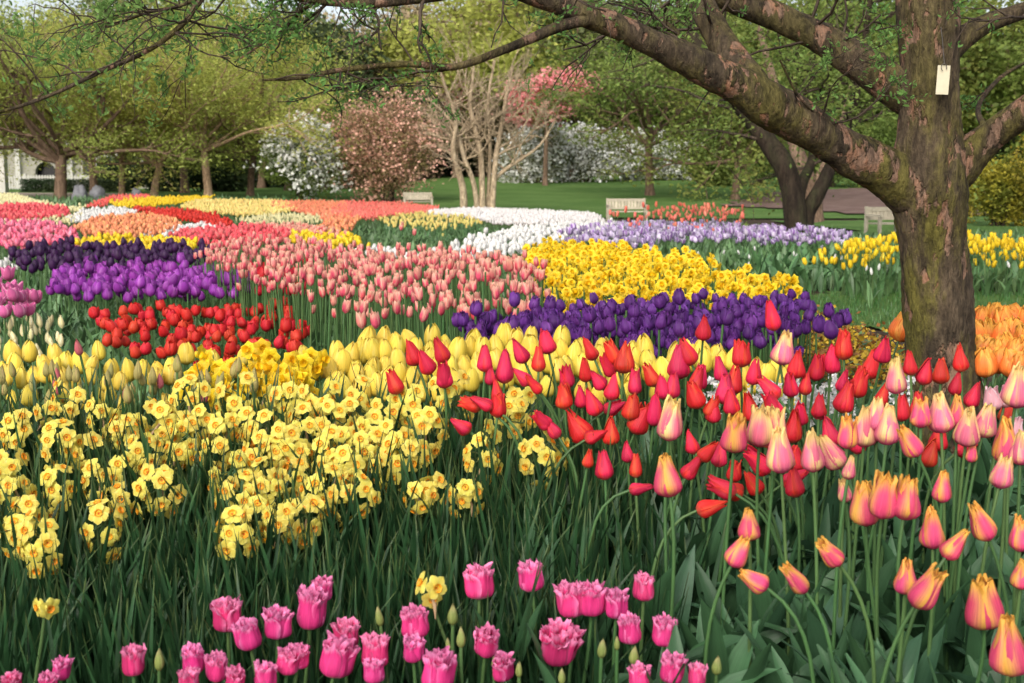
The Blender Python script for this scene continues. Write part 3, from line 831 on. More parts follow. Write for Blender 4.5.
# bare tan tree with several stems
r = np.random.default_rng(35)
b = np.array(on_ground(472, 50))
root = empty("bare_tan_tree", b.tolist(), "bare pale tan tree with several slender stems on the lawn", "tree")
s_ = F / 50.0
for k, path in enumerate((
    [(464, 207, 8), (463, 190, 7), (458, 170, 6), (453, 150, 5), (456, 120, 4), (448, 95, 3), (440, 70, 2)],
    [(478, 207, 5.5), (474, 185, 5), (465, 160, 5), (456, 130, 4), (443, 112, 3), (428, 98, 2)],
    [(482, 207, 7), (482, 180, 6), (480, 150, 5.5), (474, 125, 5), (470, 105, 4), (472, 85, 3), (474, 66, 2)],
    [(492, 208, 6), (494, 180, 5.5), (497, 150, 5), (503, 120, 4), (506, 98, 3.5), (510, 80, 2.5), (513, 66, 1.5)],
    [(488, 205, 4), (494, 183, 4), (505, 170, 4), (520, 160, 3.5), (540, 145, 2.5), (556, 120, 1.5)],
    [(486, 207, 4), (489, 180, 4), (490, 140, 3.5), (488, 100, 3), (495, 60, 2)])):
    mb = MB(); pts = []
    for i, (x, y, w_) in enumerate(path):
        p = unproj(x, y, 50 + (k - 2.5) * .25 * (i + 1) * .3); pts.append(p - b)
    pts[0][2] = -.05
    P, R = resample(pts, [q[2] / s_ * .5 for q in path], .2)
    tube(mb, P, R, 8)
    def tw(p, d, L, rad, lv):
        Q, dd = limb_path(p, d, L, r, .16, 5, .05); tube(mb, Q, np.linspace(rad, rad * .4, len(Q)), 4)
        if lv < 2:
            for _ in range(4): tw(Q[r.integers(1, 6)], dd + r.normal(0, .5, 3), L * .6, rad * .55, lv + 1)
    for i in range(9):
        q = int(r.uniform(.35, .98) * (len(P) - 1))
        tw(P[q], np.array([r.normal(0, .8), r.normal(0, .6), .7]), r.uniform(1.2, 2.2), R[q] * .45, 0)
    obj("stem", mb.build("stem", MT['barkpale']), root)

# leafy trees and shrubs right of the middle
make_tree("spreading_green_tree", on_ground(650, 66), "low spreading olive green tree above the white azaleas", "tree", None, MT['barkbrown'], MT['fol_mid'], 41, 9, .24, .42, 4.6, 16, .5, .22, flat=.4, nl=9, elev=(.25, 1.1))
make_tree("spreading_green_tree", on_ground(735, 62), "spreading fresh green tree right of the azaleas, branches near the grass", "tree", None, MT['barkbrown'], MT['fol_fresh'], 42, 8, .22, .3, 4.2, 18, .5, .22, flat=.45, nl=9, elev=(-.1, .9))
for k, (px_, d_, rx_, rz_, m_, lab) in enumerate((
    (712, 78, 3.0, 3.0, 'fol_fresh', "bushy green shrub at the left end of the mulch slope"),
    (760, 80, 2.8, 3.6, 'fol_mid', "mid green shrub behind the dark double trunk"),
    (830, 76, 3.4, 4.2, 'fol_fresh', "fresh green shrub above the mulch, left of the big trunk"),
    (880, 74, 3.0, 4.6, 'fol_mid', "mid green shrub under the big trunk's lowest limb"))):
    shrub("green_shrub", on_ground(px_, d_), lab, "bush", "green shrubs on the slope", rx_, 2.4, rz_, MT[m_], 9000, .2, 120 + k, lumps=12)
for k, (px_, d_, rx_, rz_, lab) in enumerate((
    (1000, 36, 1.7, 2.3, "yellow green bush with golden leaves right of the big trunk"),
    (1062, 35, 1.8, 3.2, "taller yellow green bush at the right edge of the view"),
    (948, 40, 1.6, 2.2, "yellow green bush half hidden behind the big trunk"))):
    shrub("golden_bush", on_ground(px_, d_), lab, "bush", "golden bushes beyond the yellow bed", rx_, 1.5, rz_, MT['fol_yellow'], 9000, .11, 140 + k, lumps=13)

# dark trunks standing in the bed
def stem_tree(name, b, label, paths, d0, trunk_m, crown=None, cat="tree", seg=14, dk=None):
    b = np.array(b); root = empty(name, b.tolist(), label, cat)
    out = []
    for k, (nm, path) in enumerate(paths):
        mb = MB(); pts = []; rad = []
        for i, (x, y, w_, dd) in enumerate(path):
            p = unproj(x, y, d0 + dd); pts.append(p - b); rad.append(w_ * (d0 + dd) / F * .5)
        P, R = resample(pts, rad, .07); tube(mb, P, R, seg, 0, .13, 3.0, k * 7.0)
        obj(nm, mb.build(nm, trunk_m), root); out.append((P, R))
    return root, out
MT['barkmoss'] = bark_mat("mossy_dark_bark", (.022, .016, .011), (.052, .036, .024), moss=(.026, .026, .012), sc=2.5, bdist=.05, moss_top=3)
D2 = 21.0
root, st2 = stem_tree("dark_forked_tree", on_ground(798, D2), "dark forked tree standing among the lilac flowers", (
    ("trunk", [(802, 250, 30, 0), (798, 232, 26, 0), (795, 210, 23, 0), (790, 185, 22, 0), (783, 165, 21, 0), (770, 145, 19, .2), (755, 125, 17, .4), (735, 100, 14, .7), (715, 70, 12, 1.0), (690, 30, 9, 1.4), (670, -20, 6, 1.8)]),
    ("limb", [(803, 235, 22, .05), (808, 212, 16, .1), (817, 195, 15, .1), (827, 175, 13, .2), (838, 150, 11, .3), (852, 110, 9, .5), (862, 60, 7, .7), (870, 0, 5, 1)]),
    ("limb", [(797, 200, 14, .1), (803, 180, 11, .3), (812, 160, 9, .6), (815, 130, 8, .8), (810, 90, 6, 1.2), (815, 40, 5, 1.6)])), D2, MT['barkmoss'])
r = np.random.default_rng(52); tb = MB(); tips = []
for P, R in st2:
    for i in range(16):
        q = int(r.uniform(.35, 1) * (len(P) - 1))
        Q, dd = limb_path(P[q], (r.normal(0, 1), r.normal(0, .8), r.uniform(-.1, .8)), r.uniform(1.0, 2.6), r, .2, 6)
        tube(tb, Q, np.linspace(min(.04, R[q] * .5), .008, len(Q)), 5); tips.extend(Q[2:])
        for _ in range(4):
            Q2, _d = limb_path(Q[r.integers(2, 7)], dd + r.normal(0, .8, 3), r.uniform(.4, 1.1), r, .2, 4)
            tube(tb, Q2, np.linspace(.01, .003, len(Q2)), 4); tips.extend(Q2[1:])
tg = obj("twigs", tb.build("twigs", MT['barkdark']), root); tg["kind"] = "stuff"
cb = MB(); leaf_cloud(cb, np.array(tips), 14, .28, .085, r, .6); obj("crown", cb.build("crown", MT['fol_fresh'], False), root)
stem_tree("pale_brown_trunk_tree", on_ground(812, 30), "lighter brown tree just behind the dark forked tree", (
    ("trunk", [(815, 222, 20, 0), (813, 200, 17, 0), (808, 180, 16, 0), (800, 160, 14, 0), (790, 130, 12, .3), (776, 90, 9, .6), (760, 30, 6, 1), (750, -30, 4, 1.3)]),
    ("limb", [(812, 195, 10, 0), (822, 170, 8, 0), (836, 140, 7, .2), (850, 90, 5, .4), (856, 20, 3, .5)])), 30, MT['barkbrown'])

# ------------------------------------------------------------------ the big tree in the foreground
DT = 3.7
MT['barkbig'] = bark_mat("flaking_brown_bark", (.054, .041, .028), (.13, .094, .060), patch=(.33, .215, .15), patch2=(.25, .125, .072), moss=(.12, .105, .026), sc=9, bstr=1.0, bdist=.045, moss_top=1.7)
base = unproj(946, 500, DT); base[2] = gz(base[0], base[1])
tree = empty("crabapple_tree", base.tolist(), "big tree with flaking brown mossy bark and a pale tag, standing among the red tulips", "tree")
def big(nm, path, seg, lump, step=.03, seed=0.0):
    pts, rad = [], []
    for (x, y, w_, d) in path:
        p = unproj(x, y, d); pts.append(p - base); rad.append(w_ * d / F * .5)
    P, R = resample(pts, rad, step); mb = MB(); tube(mb, P, R, seg, 0, lump, 9.0, seed)
    obj(nm, mb.build(nm, MT['barkbig']), tree); return P, R
limbs = []
tr = big("trunk", [(949, 560, 104, DT), (947, 470, 90, DT), (945, 420, 80, DT), (942, 375, 72, DT), (940, 330, 67, DT), (935, 270, 66, DT), (931, 230, 68, DT), (928, 195, 78, DT), (928, 165, 74, DT), (929, 130, 62, DT), (929, 100, 58, DT), (929, 60, 55, DT), (928, 20, 57, DT), (927, -30, 56, DT), (922, -120, 46, DT), (915, -240, 34, DT)], 72, .12, .010)
limbs.append(big("limb", [(930, 212, 50, DT), (905, 188, 50, DT - .02), (880, 170, 47, DT - .05), (840, 147, 43, DT - .1), (800, 122, 42, DT - .15), (765, 103, 43, DT - .2), (735, 84, 38, DT - .22), (705, 68, 33, DT - .25), (660, 47, 28, DT - .28), (620, 28, 26, DT - .3), (580, 12, 23, DT - .32), (530, -6, 21, DT - .36), (450, -30, 16, DT - .42), (340, -60, 10, DT - .5)], 40, .13, .013, 3.0))
limbs.append(big("limb", [(935, 115, 34, DT), (905, 92, 42, DT + .02), (880, 76, 38, DT + .03), (855, 60, 33, DT + .05), (820, 38, 31, DT + .07), (785, 20, 28, DT + .1), (745, 4, 26, DT + .12), (700, -12, 22, DT + .15), (620, -40, 14, DT + .2)], 36, .12, .014, 5.0))
limbs.append(big("limb", [(762, 102, 30, DT - .2), (750, 85, 34, DT - .17), (735, 63, 32, DT - .12), (718, 35, 28, DT - .05), (704, 8, 26, DT), (692, -20, 23, DT + .05), (670, -70, 16, DT + .15)], 34, .12, .014, 8.0))
limbs.append(big("limb", [(935, 190, 44, DT), (958, 168, 42, DT), (978, 148, 33, DT - .02), (1002, 128, 30, DT - .05), (1030, 108, 29, DT - .1), (1080, 80, 26, DT - .2), (1160, 40, 18, DT - .3)], 34, .12, .014, 11.0))
limbs.append(big("limb", [(935, 60, 30, DT), (962, 38, 24, DT + .02), (985, 24, 18, DT + .03), (1020, 12, 16, DT + .05), (1080, -8, 13, DT + .1)], 14, .12, .025, 13.0))
limbs.append(big("branch", [(612, 24, 15, DT - .31), (590, 20, 12, DT - .33), (561, 26, 11, DT - .36), (530, 39, 9.5, DT - .4), (501, 51, 8.5, DT - .44), (454, 67, 7.5, DT - .5), (408, 64, 6.5, DT - .55), (341, 70, 5, DT - .6), (300, 78, 4, DT - .62), (262, 80, 2.5, DT - .65)], 10, .1, .03, 15.0))
limbs.append(big("branch", [(530, -6, 14, DT - .36), (470, -8, 12, DT - .45), (425, -2, 10, DT - .5), (380, 3, 9, DT - .55), (341, 3, 8, DT - .6), (300, -2, 7, DT - .65), (240, -16, 6, DT - .7), (205, -5, 6, DT - .75), (187, 20, 5.5, DT - .77), (160, 43, 5, DT - .8), (133, 58, 4.5, DT - .82), (100, 72, 4.3, DT - .85), (67, 88, 4, DT - .88), (33, 102, 3.6, DT - .9), (0, 112, 3.2, DT - .92), (-40, 122, 2, DT - .95)], 8, .1, .03, 17.0))
limbs.append(big("branch", [(205, -5, 4, DT - .75), (180, 6, 3.5, DT - .7), (150, 12, 3, DT - .65), (110, 26, 2.4, DT - .6), (70, 38, 1.6, DT - .55)], 6, .1, .03, 19.0))
limbs.append(big("branch", [(318, 0, 5, DT - .62), (300, 12, 4, DT - .6), (285, 28, 3.2, DT - .56), (262, 44, 2.6, DT - .5), (235, 62, 1.6, DT - .45)], 6, .1, .03, 21.0))
limbs.append(big("branch", [(690, 62, 9, DT - .25), (683, 40, 6, DT - .2), (665, 22, 5, DT - .1), (640, 8, 4, DT), (610, -10, 3, DT + .1)], 7, .1, .03, 22.0))
limbs.append(big("branch", [(846, 148, 7, DT - .1), (836, 130, 5, DT - .16), (815, 112, 4, DT - .2), (798, 96, 3, DT - .25), (780, 60, 2, DT - .3)], 7, .1, .03, 24.0))
limbs.append(big("branch", [(990, 135, 8, DT), (978, 108, 5, DT + .15), (1000, 78, 4, DT + .25), (1030, 60, 3, DT + .35)], 7, .1, .03, 26.0))
# twigs with small tufts of new leaves
r = np.random.default_rng(77)
tb, cb = MB(), MB()
LV = leaf_arrays(1.0, .42, .5, .25, 3, 4, .3)
tuft_p = []; tp0 = unproj(943, 80, DT - .125)
def twig(p, d, L, rad, lv):
    Q, dd = limb_path(p, d, L, r, .22, 6)
    if Q[-1][2] + base[2] < 1.24: return
    tube(tb, Q, np.linspace(rad, rad * .45, len(Q)), 4)
    for i in range(2, 7):
        if r.random() < (.12 + .16 * lv): tuft_p.append((Q[i], dd))
    if lv < 2:
        for _ in range(3 if lv == 0 else 2):
            twig(Q[r.integers(2, 6)], dd + r.normal(0, .7, 3), L * r.uniform(.4, .7), rad * .6, lv + 1)
for k, (P, R) in enumerate(limbs):
    nb = [0, 14, 6, 6, 4, 6, 26, 15, 8, 12, 5, 2, 4][k]
    for i in range(nb):
        q = int(r.uniform(.12 if k > 5 else .3, .86 if k == 7 else 1) * (len(P) - 1))
        if abs((P[q] + base)[0] - tp0[0]) < .22 and (P[q] + base)[2] < tp0[2] + .3: continue
        d = np.array([r.normal(0, 1), r.normal(0, .7), r.normal(.25, .5)])
        if k in (6, 7, 8, 9): d[0] -= .5
        twig(P[q], d, r.uniform(.14, .40) * (1.15 if k < 6 else .85), min(.0055, max(.0022, R[q] * .45)), 0)
tw_o = obj("twigs", tb.build("twigs", MT['barkdark']), tree); tw_o["kind"] = "stuff"
PT = np.array([q[0] for q in tuft_p]); k = 6
Pn = np.repeat(PT, k, 0) + r.normal(0, .008, (len(PT) * k, 3))
ax = r.normal(0, 1, (len(Pn), 3)); ax[:, 2] = np.abs(ax[:, 2]) * .7 + .2
Ms = np.stack([frame_to(a, s) for a, s in zip(ax, r.uniform(0, 6.28, len(ax)))]) * r.uniform(.009, .019, len(ax))[:, None, None]
inst(cb, LV, Ms, Pn)
MT['fol_new'] = foliage_mat("new_crabapple_leaves", (.13, .25, .06), (.20, .31, .08), 2.0, .5)
obj("foliage", cb.build("foliage", MT['fol_new']), tree)
# pale label hanging on the trunk
tp = unproj(943, 80, DT - .125)
tagroot = empty("plant_tag", tp.tolist(), "small pale cream tag hanging on the big trunk by a wire", "tag")
MT['tagm'] = plain_mat("cream_card", (.52, .47, .33), amt=0, nscale=60, namt=.06)
MT['wire'] = plain_mat("dark_wire", (.08, .07, .06), amt=0, rough=.4)
mb = MB(); box(mb, (0, 0, 0), (.034, .0025, .082)); o = obj("card", mb.build("card", MT['tagm'], False), tagroot, mat3=rotz(-.25) @ frame_to((.05, .1, 1)))
mb = MB(); t = np.linspace(-.6, PI + 1.2, 16)
tube(mb, np.stack([.008 * np.cos(t), np.full(16, -.004), .035 + .010 * np.sin(t)], 1), np.full(16, .0012), 5)
tube(mb, [(.002, 0, .045), (.003, .03, .12), (.0, .07, .22)], [.0012] * 3, 5)
obj("wire_hook", mb.build("wire_hook", MT['wire']), tagroot)

# ------------------------------------------------------------------ benches
MT['wood'] = plain_mat("weathered_teak", (.42, .37, .28), nscale=14, namt=.2)
def bench(px, d, ztop, width, rz, label):
    p = unproj(px, 200, d); g0 = gz(p[0], d); h = ztop - g0
    root = empty("park_bench", (p[0], d, g0), label, "bench", "wooden garden benches around the lawn")
    root.rotation_euler = (0, 0, rz)
    hw = width / 2; sh = h * .47
    for sx in (-1, 1):
        mb = MB(); box(mb, (sx * (hw - .03), .24, h / 2), (.06, .06, h)); obj("leg", mb.build("leg", MT['wood'], False), root)
        mb = MB(); box(mb, (sx * (hw - .03), -.24, h * .35), (.06, .06, h * .70)); obj("leg", mb.build("leg", MT['wood'], False), root)
        mb = MB(); box(mb, (sx * (hw - .03), -.03, h * .72), (.08, .56, .04)); obj("armrest", mb.build("armrest", MT['wood'], False), root)
    mb = MB()
    for i in range(5): box(mb, (0, -.22 + i * .105, sh), (width - .14, .085, .03))
    obj("seat", mb.build("seat", MT['wood'], False), root)
    mb = MB(); box(mb, (0, .24, h - .06), (width - .122, .045, .09)); box(mb, (0, .24, sh + .1), (width - .122, .04, .06))
    n = int(width / .11)
    for i in range(n): box(mb, (-hw + .12 + i * (width - .24) / (n - 1), .24, (h + sh) / 2), (.09, .025, h - sh - .21))
    obj("backrest", mb.build("backrest", MT['wood'], False), root)
    return root
bench(418, 54, .84, 1.25, .15, "bench in front of the salmon pink flowering bush")
bench(627, 41, .70, 1.3, PI * .02, "bench on the lawn edge behind the coral tulips, seen from behind its orange blooms")
bench(889, 27, .66, .85, .35, "pale slatted bench half hidden by the big trunk")

# ------------------------------------------------------------------ foreground flowers
FR = bloom_set("fringed_bloom", 'fringe', MT['fringe'], 10, nu=23, nv=13, double=True, ruffle=.06, asym=.06)
FB = bloom_set("bud_bloom", 'bud', MT['bud'], 3, nu=7, nv=9, asym=.0)
def striped(m, off): return [bloom_mb('blend', off + i, nu=11, ruffle=.03, asym=.045).build("striped_bloom", m) for i in range(5)] + [bloom_mb('blendo', off + 50 + i, nu=11, ruffle=.035, asym=.05).build("striped_bloom", m) for i in range(3)]
BLA, BLB = striped(MT['blend'], 900), striped(MT['blend2'], 950)
RD = bloom_set("red_bloom", 'red', MT['red'], 8, asym=.05, ruffle=.02)
RO = bloom_set("red_open_bloom", 'blendo', MT['red'], 3, asym=.06, ruffle=.02)
YE = bloom_set("yellow_bloom", 'egg', MT['yellow'], 8, asym=.05, ruffle=.02)
PB = bloom_set("rosy_bud_bloom", 'bud', MT['pinkbud'], 3, nu=7, nv=9, asym=0)
BB = bloom_set("olive_bud_bloom", 'bud', MT['brownbud'], 3, nu=7, nv=9, asym=0)
OR = bloom_set("orange_bloom", 'cup', MT['orange'], 6, nu=9, nv=9, asym=.07, ruffle=.05, double=True)

def plant(name, px, py, d, L, lean, blooms, label, group, cat="tulip", leaves=2, leafset=None, stem_r=.0034, stem_m='stem', back=None, leaf_s=(.8, 1.1), lmax=.55):
    """one flowering plant: bloom centre seen at (px, py), bloom length L, tip leaning in degrees"""
    P = unproj(px, py, d); th = math.radians(lean)
    a = np.array([math.sin(th), random.gauss(0, .12) if back is None else back, math.cos(th)]); a /= np.linalg.norm(a)
    B = P - a * L * .5
    Rt = np.array([B[0] - .10 * math.sin(th) + random.gauss(0, .02), B[1] + random.gauss(0, .02), 0]); Rt[2] = gz(Rt[0], Rt[1])
    root = empty(name, Rt.tolist(), label, cat, group)
    H = B[2] - Rt[2]
    cur = bez(np.zeros(3), np.array([random.gauss(0, .012), random.gauss(0, .012), H * .45]), (B - Rt) - a * H * .28, B - Rt + a * L * .01, 12)
    mb = MB(); tube(mb, cur, np.linspace(stem_r * 1.25, stem_r * .9, 12), 7)
    obj("stem", mb.build("stem", MT[stem_m]), root)
    wf = random.uniform(.86, 1.10); obj("flower", random.choice(blooms), root, B - Rt, frame_to(a, random.uniform(0, 6.28)) @ np.diag([wf, wf * random.uniform(.92, 1.06), 1.0]), L)
    for i in range(leaves):
        sc = min(random.uniform(*leaf_s), lmax * max(H, .2) / .34 * 1.45)
        obj("leaf", random.choice(leafset or TLEAF_ME), root, (0, 0, random.uniform(0, .03)), rotz(random.uniform(0, 6.28)), sc)
    return root

def dl(v, v0, d0, v1, d1): return d0 + (v - v0) / (v1 - v0) * (d1 - d0)
def pxlen(h, d): return h * d / F

# pink fringed tulips along the front
GFR = "pink fringed tulips along the front of the bed"
for (x, y, h, lean, lab) in (
    (133, 661, 34, 0, "pink fringed tulip standing just left of a lone green bud, low at the front"),
    (193, 660, 32, -4, "square-topped pink fringed tulip above a crowded pink clump"), (217, 668, 30, 6, None), (188, 681, 28, -5, None), (235, 680, 28, 4, None), (265, 676, 30, 0, None),
    (228, 615, 37, 2, "wide open pink fringed tulip on a bare stem, touching a closed one on its right"),
    (248, 635, 34, -10, "egg-shaped pink tulip tucked against a larger fringed bloom"),
    (278, 624, 33, 3, "pale-footed pink fringed tulip between an egg-shaped bloom and the biggest pink one"),
    (288, 662, 28, 8, None), (299, 657, 26, 10, None), (62, 669, 25, 8, "pink fringed tulip with a square outline at the lower left, above smaller pink tops"), (12, 684, 22, 0, None), (48, 683, 24, 5, None),
    (311, 609, 46, 5, "largest pale pink fringed tulip, wide as a bowl, on a double stem"), (322, 590, 26, 6, "pink fringed tulip peeking up behind the bowl-shaped one"),
    (347, 635, 32, 2, "pink fringed tulip half hidden behind an open jagged bloom"), (337, 658, 44, 12, "open jagged pink tulip showing its white-edged inner petals, right of the double stem"),
    (375, 652, 36, 0, "crown-shaped pink fringed tulip standing in front of another pink bloom"), (374, 672, 26, 0, None),
    (415, 623, 34, -6, "tall narrow pink fringed tulip right under the lone pale yellow daffodil"), (413, 650, 28, -3, "pink tulip still half green at its base, below the lone daffodil"),
    (439, 671, 42, 3, "broad pale pink fringed tulip cut by the lower edge, left of two red-pink ones"),
    (479, 583, 36, 0, "deep pink fringed tulip standing alone above three green buds"), (487, 642, 34, 8, "round frilly pink tulip facing upward, near the bottom"), (503, 668, 31, 3, None),
    (531, 577, 33, -6, "pink fringed tulip standing alone with one petal pointing left"), (571, 601, 37, -2, "leftmost bloom of a row of three pink fringed tulips"),
    (592, 600, 36, 2, "middle bloom of a row of three pink fringed tulips"), (617, 605, 31, 4, "rightmost bloom of a row of three pink fringed tulips"),
    (644, 588, 29, 3, "flat-topped pink fringed tulip highest at the right of the group"), (559, 645, 46, 6, "big frilly pink tulip spreading wide below the row of three"),
    (630, 630, 32, -8, "pink fringed tulip directly above a pale green bud"), (665, 632, 32, 2, "compact pink fringed tulip at the right end of the group"),
    (640, 677, 26, 0, None), (672, 669, 32, 0, None), (697, 675, 26, 4, None)):
    d = dl(y, 575, 2.15, 683, 1.85)
    plant("fringed_tulip", x, y, d, pxlen(h, d) * .93, lean, FR, lab or "pink fringed tulip crowded at the lower edge, its bloom partly cut off or covered", GFR, "tulip", 2, leaf_s=(.6, .85))
for (x, y, h, lean) in ((159, 659, 26, 2), (379, 616, 22, -8), (453, 614, 25, 2), (461, 637, 22, 0), (448, 644, 14, -6), (602, 648, 22, 3), (617, 643, 15, 0), (634, 655, 22, 2), (717, 665, 22, 2), (519, 669, 18, 0), (562, 676, 18, 0), (494, 662, 14, 0)):
    d = dl(y, 575, 2.12, 683, 1.84)
    lab = {159: "green tulip bud standing alone beside a pink fringed tulip near the lower left", 379: "green bud with a pinkish seam above the crown-shaped pink tulip", 453: "taller of the green buds right of the lone daffodil",
           717: "green tulip bud standing alone right of the last pink fringed blooms"}.get(x, "small green tulip bud among the pink fringed tulips")
    plant("tulip_bud", x, y, d, pxlen(h, d), lean, FB, lab, "green buds among the pink fringed tulips", "tulip bud", 2, leaf_s=(.6, .85))

# pink and yellow striped tulips on the right
GBL = "pink and yellow striped tulips at the right front"
BLEND = (
    (667, 475, 42, -8, 'A', "striped pink and yellow tulip standing alone left of the others, two petal tips open"),
    (671, 418, 44, 5, 'B', "large pale-tipped striped tulip alone among red tulips, left of the striped group"),
    (749, 523, 34, -3, 'A', "topmost of three golden-tipped tulips stacked on one another in the grass"),
    (740, 551, 34, 28, 'A', "middle of three stacked golden-tipped tulips, tilted to the right"),
    (753, 579, 32, -58, 'A', "lowest of three stacked golden-tipped tulips, lying on its side"),
    (794, 578, 36, -40, 'A', "pink tulip with yellow edge tilted left, right of the three stacked ones"),
    (829, 552, 34, -40, 'A', "mostly yellow closed tulip leaning left, alone in the leaves"),
    (735, 432, 40, 2, 'B', None), (761, 425, 42, 4, 'B', None), (780, 449, 46, -4, 'B', None), (775, 424, 36, 0, 'B', None), (812, 450, 42, -4, 'B', None),
    (830, 451, 38, -32, 'B', None), (850, 467, 24, 10, 'B', None), (844, 490, 24, -10, 'B', None), (865, 502, 46, -4, 'A', None), (885, 494, 50, 2, 'A', None), (907, 497, 44, 10, 'A', None),
    (848, 431, 34, 2, 'B', None), (865, 426, 40, 2, 'B', None), (877, 414, 34, 0, 'B', None), (888, 424, 40, 6, 'B', None), (909, 440, 36, -30, 'B', None),
    (896, 375, 36, 0, 'C', "tall closed pink tulip with a yellow back, rising left of the trunk's foot"),
    (921, 412, 30, 0, 'B', None), (940, 412, 40, -2, 'B', None), (957, 411, 32, 3, 'B', None), (968, 426, 40, 2, 'B', None), (986, 420, 34, 12, 'B', None),
    (1006, 440, 46, -3, 'B', None), (1003, 471, 34, 14, 'B', "short rounded striped tulip under a tall yellow one at the right edge"), (1018, 385, 44, 3, 'C', "deep pink striped tulip highest at the right edge"), (1021, 447, 34, 2, 'B', None), (972, 451, 22, 6, 'B', None),
    (943, 486, 32, 2, 'A', "small closed striped tulip standing alone under the main group"),
    (932, 527, 42, -3, 'A', "pointed striped tulip in the middle, left of a leaning pair"), (957, 543, 38, 40, 'A', "striped tulip leaning right into another, left one of a pair"), (981, 521, 40, -24, 'A', "golden-backed tulip with its tip to the left, right one of a leaning pair"),
    (906, 576, 36, 0, 'A', "narrow half-hidden yellow tulip behind a green stem"), (928, 587, 48, 28, 'A', "pink tulip with one long golden edge pointing up to the right"), (983, 600, 58, -8, 'A', "large deep pink tulip with a long pointed tip at the lower right"),
    (1009, 643, 66, -8, 'A', "largest tulip, with broad yellow petal and pink stripe, in the lower right corner"), (1021, 533, 36, 4, 'A', "striped tulip cut by the right edge halfway down"), (1022, 574, 30, 2, 'A', "pink tulip barely in view at the right edge"),
    (784, 347, 34, 8, 'C', "peach striped tulip behind the back row of reds, left of the trunk"))
for (x, y, h, lean, z, lab) in BLEND:
    d = {'A': dl(y, 470, 2.15, 660, 1.75), 'B': dl(y, 400, 2.42, 500, 2.15), 'C': 2.5}[z] + random.uniform(-.05, .05)
    if y < 350: d = 3.0
    plant("striped_tulip", x, y, d, pxlen(h, d) * 1.06, lean, BLA if z == 'A' or random.random() < .3 else BLB, lab or "pink and yellow striped tulip crowded among the others in the right-hand group", GBL, "tulip", 2, leaf_s=(.8, 1.1))

# red tulips
GRD = "red tulips in the middle of the bed"
RED = [(394, 381, 27, -22), (412, 352, 28, -22), (425, 361, 28, -24), (440, 349, 28, -22), (444, 374, 28, -4), (485, 358, 27, 2), (505, 366, 34, 3), (519, 350, 28, -26), (539, 358, 27, 2), (546, 341, 26, -14), (521, 376, 24, -50), (533, 384, 24, -40),
    (497, 391, 26, -5), (499, 405, 25, 8), (470, 404, 24, -75), (481, 402, 26, -62), (460, 425, 24, -55), (490, 375, 20, 0), (589, 348, 26, -26), (585, 369, 26, -6), (597, 379, 24, -34), (607, 365, 26, -28), (612, 352, 26, -20), (624, 357, 32, 4),
    (613, 386, 28, 10), (635, 381, 27, 0), (567, 376, 24, -12), (564, 396, 26, -4), (580, 396, 24, -8), (592, 401, 30, -18), (615, 407, 24, 62), (632, 406, 28, 8), (641, 418, 34, 22), (655, 408, 36, 4), (650, 374, 26, -24), (662, 386, 26, -8), (673, 385, 27, 8),
    (679, 360, 37, 2), (686, 351, 30, -24), (697, 380, 27, 18), (694, 394, 30, -20), (704, 327, 27, 2), (576, 425, 38, -32), (597, 435, 26, 66), (611, 430, 30, 0), (551, 427, 26, -38), (541, 420, 24, -45), (589, 458, 20, 10), (604, 464, 31, -4), (627, 451, 23, -4),
    (636, 465, 25, 0), (642, 488, 26, 78), (691, 441, 26, -12), (693, 467, 29, 34), (709, 451, 26, 45), (712, 506, 32, 72), (721, 487, 32, -66), (714, 410, 26, 4), (729, 489, 30, -66), (752, 482, 28, -36), (757, 461, 34, -46), (720, 453, 28, 10), (735, 470, 24, 5),
    (796, 478, 30, 60), (795, 458, 28, -10), (772, 315, 31, -12), (741, 353, 28, 0), (754, 371, 28, 4), (700, 376, 28, 12), (725, 388, 32, 2), (735, 379, 30, 10), (731, 401, 28, -6), (720, 368, 26, -10), (713, 406, 24, 20), (768, 387, 30, -42), (772, 405, 30, -24),
    (790, 384, 27, -10), (797, 363, 30, 4), (817, 367, 28, 6), (832, 358, 31, 2), (844, 344, 31, 0), (806, 383, 24, 8), (819, 405, 26, 0), (846, 396, 34, 14), (860, 382, 32, 14), (872, 363, 32, 12), (884, 349, 29, 4), (910, 362, 26, -4), (926, 371, 28, 14), (941, 370, 27, 2),
    (960, 357, 29, -4), (957, 382, 27, 10), (974, 394, 28, 16), (884, 394, 26, 20), (902, 407, 28, 0), (931, 452, 31, 16), (939, 436, 30, 4), (829, 431, 32, -18), (820, 407, 26, 4), (794, 425, 36, 4), (794, 482, 30, -8), (966, 447, 24, 50), (1007, 410, 26, 20), (773, 402, 24, -10),
    (750, 406, 32, -14), (800, 413, 26, -4), (843, 380, 24, 10), (768, 432, 32, -4), (918, 404, 26, 2), (858, 440, 28, 4)]
